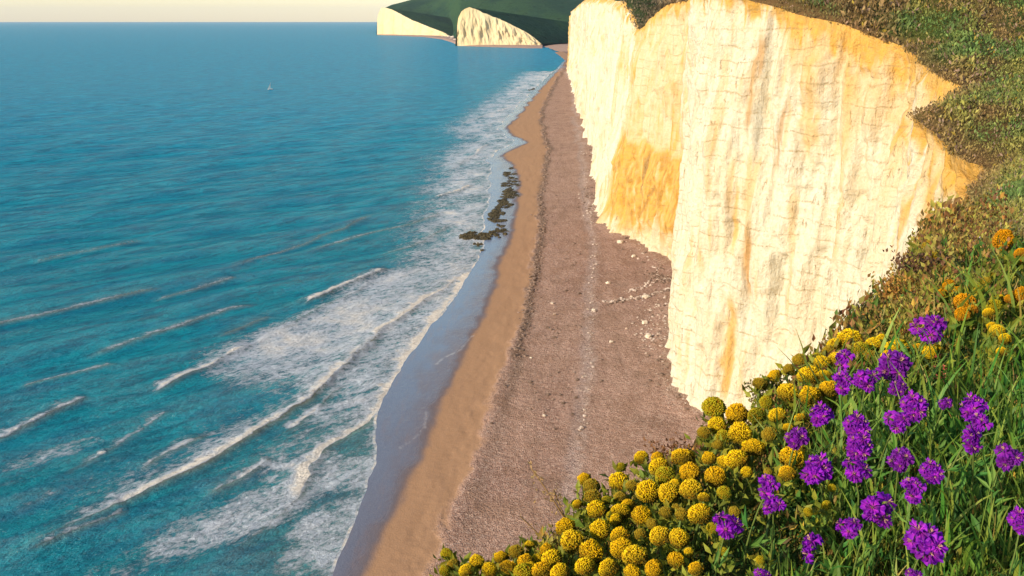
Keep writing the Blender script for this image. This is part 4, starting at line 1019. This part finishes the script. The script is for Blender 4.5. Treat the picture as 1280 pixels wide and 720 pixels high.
PURPLES = [
    (1160, 412, 44, 't', 'topmost purple flower, alone above the yellow flowers'), (1056, 451, 33, 'n', 'upper purple flower of the pair stacked beside the half hidden yellow pompom'),
    (1054, 479, 33, 'n', 'lower purple flower of the pair stacked beside the half hidden yellow pompom'), (1083, 475, 32, 'n', 'purple flower squeezed between the stacked pair and the wide dark violet flower'),
    (1115, 458, 44, 'd', 'wide dark violet flower below and left of the topmost purple flower'), (1121, 485, 24, 'd', 'small shaded violet flower tucked under the wide dark violet one'),
    (1025, 517, 34, 'n', 'purple flower below the two stacked yellow pompoms'), (995, 547, 33, 'd', 'flat dark purple flower left of all others on the middle slope'),
    (1072, 532, 38, 'n', 'uppermost of the three purple flowers in a column at mid slope'), (1075, 557, 38, 'n', 'middle one of the three purple flowers in a column at mid slope'),
    (1069, 589, 38, 'n', 'lowest of the three purple flowers in a column at mid slope'), (1020, 585, 42, 'n', 'large purple flower beside the loose yellow cluster'),
    (1142, 507, 38, 'n', 'bright purple flower with pink centre at the right of mid slope'), (1121, 527, 34, 'n', 'purple flower touching the pink centred one from below left'),
    (1181, 504, 19, 'd', 'smallest violet bud between the pink centred flower and the right pair'), (1214, 508, 38, 'n', 'upper purple flower of the dense trio near the right edge'),
    (1223, 533, 38, 'n', 'middle purple flower of the dense trio near the right edge'), (1217, 550, 32, 'n', 'lowest purple flower of the dense trio near the right edge'),
    (1260, 571, 36, 'd', 'very dark violet flower in shade at the right edge'), (1124, 574, 35, 'd', 'dark purple flower right of the column of three'),
    (1165, 588, 32, 'n', 'small purple flower with bright pink lower petals'), (1142, 613, 37, 'n', 'round pinkish purple flower above the biggest flower head'),
    (960, 609, 35, 'n', 'upper flower of the purple pair at the left of the green leaves'), (967, 633, 31, 'n', 'lower flower of the purple pair at the left of the green leaves'),
    (1098, 636, 46, 'n', 'wide magenta lit flower at the lower centre of the purple patch'), (1061, 661, 34, 'n', 'magenta flower touching the wide one on its lower left'),
    (908, 658, 40, 'n', 'lowest left purple flower, right of the yellow pompoms'), (1016, 685, 42, 'n', 'purple flower with pointed top near the bottom edge'),
    (1156, 676, 54, 'x', 'biggest purple flower head, at the lower right of the slope'), (1277, 650, 34, 'n', 'purple flower cut by the right edge low on the slope'),
    (952, 720, 22, 'n', 'purple flower just peeping over the bottom edge'), (1142, 720, 22, 'd', 'dark purple petals at the bottom edge under the biggest flower head'),
]
for u, v, dd_, kd, lab in PURPLES:
    p, t = ray_ground(u, v + dd_ * .2, .20)
    s = dd_ * t / FOC; a, yy_, zz_ = ray(u, v); c = np.array([a * t, yy_ * t, CAM_H + zz_ * t])
    gx, gy = c[0] + .02 + rng.normal() * .02, c[1] + .05; gx = max(gx, float(rim_x(gy)) + .03); gz = float(land_z(gx, gy))
    root = empty('purple_flower', (gx, gy, gz)); tag(root, lab, 'purple flower', 'purple flowers on the slope')
    src = {'t': PURP, 'n': PURP, 'd': PURP_D, 'x': PURP[3:]}[kd]
    o = bpy.data.objects.new('flower_head', src[rng.integers(len(src))]); COL.objects.link(o); o.parent = root
    L = c - np.array([gx, gy, gz]); o.location = L; o.scale = (s, s, s * .92)
    o.rotation_euler = (math.radians(42) + rng.normal() * .25, -math.radians(24) + rng.normal() * .25, rng.normal() * .5)
    b = MB(); st = stem_curve((0, 0, -.02), L - np.array([0, 0, .10 * s])); b.add(*tube(st, [.0022 * t / 1.6] * 3 + [.0015 * t / 1.6] * 3, 6)); b.build('stem', M_STEM, root)
    b = MB()
    for q in st[1:4]: leafy(b, q, 4, .045 * t / 1.6, (.05, .16, .03), (.16, .25, .04), up=.5, spread=.2, wid=.20)
    leafy(b, st[5] - np.array([0, 0, .1 * s]), 8, s * .35, (.10, .20, .04), (.16, .24, .05), up=.3, spread=.3, wid=.35)
    b.build('leaves', M_LEAF, root, False)

def sprig(name, u, v, top, label, cat, colr, n, size, h=.1):
    """a bare stalk that carries many small blossoms"""
    p, t = ray_ground(u, v, .02); gx, gy = p[0], p[1]; gx = max(gx, float(rim_x(gy)) + .01); gz = float(land_z(gx, gy))
    root = empty(name, (gx, gy, gz)); tag(root, label, cat)
    a, yy_, zz_ = ray(*top); e = np.array([a * t, yy_ * t, CAM_H + zz_ * t]) - np.array([gx, gy, gz])
    st = stem_curve((0, 0, -.02), e, .08); b = MB(); b.add(*tube(st, [.0012 * t] * 3 + [.0007 * t] * 3, 5)); b.build('stem', M_STEM if name != 'dry_stalk' else mat_plant('dry_stem', .8, 0, (.22, .13, .05)), root)
    b = MB()
    for k in range(n):
        q = st[2] + (st[5] - st[2]) * rng.random() + rng.normal(size=3) * size * .7; leafy(b, q, 3, size * .55, colr[0], colr[1], wid=.5, spread=.4)
    b.build('blossoms', M_PETAL, root, False)
sprig('dry_stalk', 700, 668, (664, 585), 'feathery dry brown stalk leaning out over the beach', 'dry stalk', ((.40, .26, .12), (.50, .34, .16)), 34, .018)
sprig('dry_stalk', 706, 668, (692, 612), 'short feathery dry stalk right beside the taller one', 'dry stalk', ((.42, .26, .12), (.50, .34, .16)), 20, .016)
sprig('dry_stalk', 662, 690, (650, 645), 'small orange tipped dry stalk at the left brink', 'dry stalk', ((.45, .24, .06), (.42, .30, .08)), 8, .010)
sprig('red_sprig', 1200, 500, (1172, 452), 'coral red flower sprig among the green grass', 'red flower', ((.62, .10, .08), (.70, .22, .14)), 26, .016)
sprig('pink_flower', 1222, 315, (1217, 300), 'tiny pale pink flower on the upper slope left of the golden pompom', 'pink flower', ((.70, .48, .62), (.75, .6, .7)), 12, .03)
sprig('grass_stalk', 1200, 470, (1180, 382), 'single long pale grass stalk rising above the topmost purple flower', 'grass stalk', ((.25, .28, .08), (.3, .3, .1)), 5, .008)

# bushes on the brink
def bush_obj(u, v, w, h, label, ca, cb, name='shrub', n=260, ls=.10):
    p, t = ray_ground(u, v + h * .5, .02); gx, gy = p[0], p[1]; gx = max(gx, float(rim_x(gy)) - .02); gz = float(land_z(gx, gy)); s = w * t / FOC; hh = h * t / FOC
    root = empty(name, (gx, gy, gz)); tag(root, label, 'shrub', 'shrubs on the brink of the slope')
    b = MB(); tips = []
    for k in range(9):
        e = np.array([rng.normal() * s * .28, rng.normal() * s * .28, hh * rng.uniform(.6, 1.1)]); st = stem_curve((0, 0, -.02), e, .15); tips.append(st); b.add(*tube(st, [s * .02] * 3 + [s * .010] * 3, 5))
    b.build('twigs', M_STEM, root)
    b = MB()
    for k in range(n):
        st = tips[rng.integers(9)]; q = st[rng.integers(2, 6)] + rng.normal(size=3) * s * .13; leafy(b, q, 3, s * ls, ca, cb, wid=.55, spread=.4)
    b.build('leaves', M_LEAF, root, False)
bush_obj(1078, 402, 32, 34, 'dark green bush on the skyline beneath the white cliff', (.03, .06, .015), (.10, .13, .03), ls=.10, n=420)
bush_obj(1016, 432, 28, 34, 'spindly green leafed shrub sticking up against the white cliff', (.05, .09, .02), (.14, .15, .04), n=130, ls=.11)
bush_obj(975, 456, 44, 36, 'olive yellow shrub at the skyline between cliff and pompoms', (.10, .09, .02), (.42, .30, .03), n=360, ls=.09)
bush_obj(905, 490, 34, 34, 'pinkish brown dry shrub against the foot of the white cliff', (.30, .18, .10), (.38, .25, .13), n=200, ls=.10)
bush_obj(952, 490, 46, 40, 'dark brown shrub behind the skyline pompoms', (.07, .05, .02), (.20, .15, .03), n=360, ls=.08)
bush_obj(848, 548, 60, 34, 'low brown scrub bush above the left yellow patch', (.14, .06, .03), (.26, .13, .05), n=320, ls=.08)
bush_obj(1120, 362, 50, 40, 'rusty orange bush at the brink under the cliff', (.30, .12, .03), (.45, .26, .05), n=320, ls=.09)
bush_obj(1150, 340, 60, 40, 'dark purple brown bush above the rusty one', (.08, .045, .03), (.20, .10, .05), n=340, ls=.09)
bush_obj(876, 514, 16, 22, 'little green shoot left of the skyline pompoms', (.08, .09, .02), (.16, .15, .03), n=50, ls=.2)

# ------------------------------------------------------------------ haze
import os
if True:
    me = bpy.data.meshes.new('haze')
    x0, x1, y0, y1, z0, z1 = -160000, 90000, -800, 62000, -3, 900
    vs = [(x, y, z) for x in (x0, x1) for y in (y0, y1) for z in (z0, z1)]
    me.from_pydata(vs, [], [(0, 1, 3, 2), (4, 6, 7, 5), (0, 4, 5, 1), (2, 3, 7, 6), (0, 2, 6, 4), (1, 5, 7, 3)]); me.update()
    hz_o = bpy.data.objects.new('haze', me); COL.objects.link(hz_o); hz_o['kind'] = 'stuff'; hz_o['label'] = 'thin pale sea haze over the bay'; hz_o['category'] = 'haze'
    m = bpy.data.materials.new('haze'); m.use_nodes = True; nt = m.node_tree; nt.nodes.clear(); out = nt.nodes.new('ShaderNodeOutputMaterial')
    pv = nt.nodes.new('ShaderNodeVolumePrincipled'); pv.inputs['Color'].default_value = (.75, .85, 1, 1); pv.inputs['Density'].default_value = 1.1e-5; pv.inputs['Anisotropy'].default_value = .0
    nt.links.new(pv.outputs[0], out.inputs['Volume']); me.materials.append(m)
    if os.environ.get('NOHAZE'): bpy.data.objects.remove(hz_o)

# ------------------------------------------------------------------ light
SUN_EL = 23.0
to_sun = np.array([-.80, -.52]); az = math.atan2(to_sun[0], to_sun[1])          # compass angle from +Y, clockwise towards +X
w = bpy.data.worlds.new('World'); scn.world = w; w.use_nodes = True; nt = w.node_tree
bg = nt.nodes['Background']; sky = nt.nodes.new('ShaderNodeTexSky'); sky.sky_type = 'NISHITA'; sky.sun_disc = False
sky.sun_elevation = math.radians(SUN_EL); sky.sun_rotation = az; sky.air_density = 1.15; sky.dust_density = .3; sky.ozone_density = 1.0; sky.altitude = 50
nt.links.new(sky.outputs[0], bg.inputs[0]); bg.inputs[1].default_value = .145
sl = bpy.data.lights.new('sun', 'SUN'); sl.energy = 4.8; sl.angle = math.radians(.6); sl.color = (1.0, .83, .60)
so = bpy.data.objects.new('sun', sl); COL.objects.link(so)
from mathutils import Vector
dv = Vector((to_sun[0], to_sun[1], math.hypot(*to_sun) * math.tan(math.radians(SUN_EL)))).normalized()
so.rotation_euler = dv.to_track_quat('Z', 'Y').to_euler(); so.location = (-50, -40, 200)

cam = bpy.data.cameras.new('camera'); co = bpy.data.objects.new('camera', cam); COL.objects.link(co)
co.location = (0, 0, CAM_H); co.rotation_euler = (math.pi / 2 - PITCH, 0, 0)
cam.sensor_width = 36; cam.lens = 36 * FOC / 1280; cam.clip_start = .05; cam.clip_end = 200000
scn.camera = co
scn.view_settings.view_transform = 'Standard'; scn.view_settings.look = 'None'; scn.view_settings.gamma = 1; scn.view_settings.use_curve_mapping = False
scn.view_settings.exposure = .42
scn.cycles.volume_bounces = 0; scn.cycles.max_bounces = 6; scn.cycles.transparent_max_bounces = 8
print('objects', len(bpy.data.objects), 'faces', sum(len(o.data.polygons) for o in bpy.data.objects if o.type == 'MESH'))
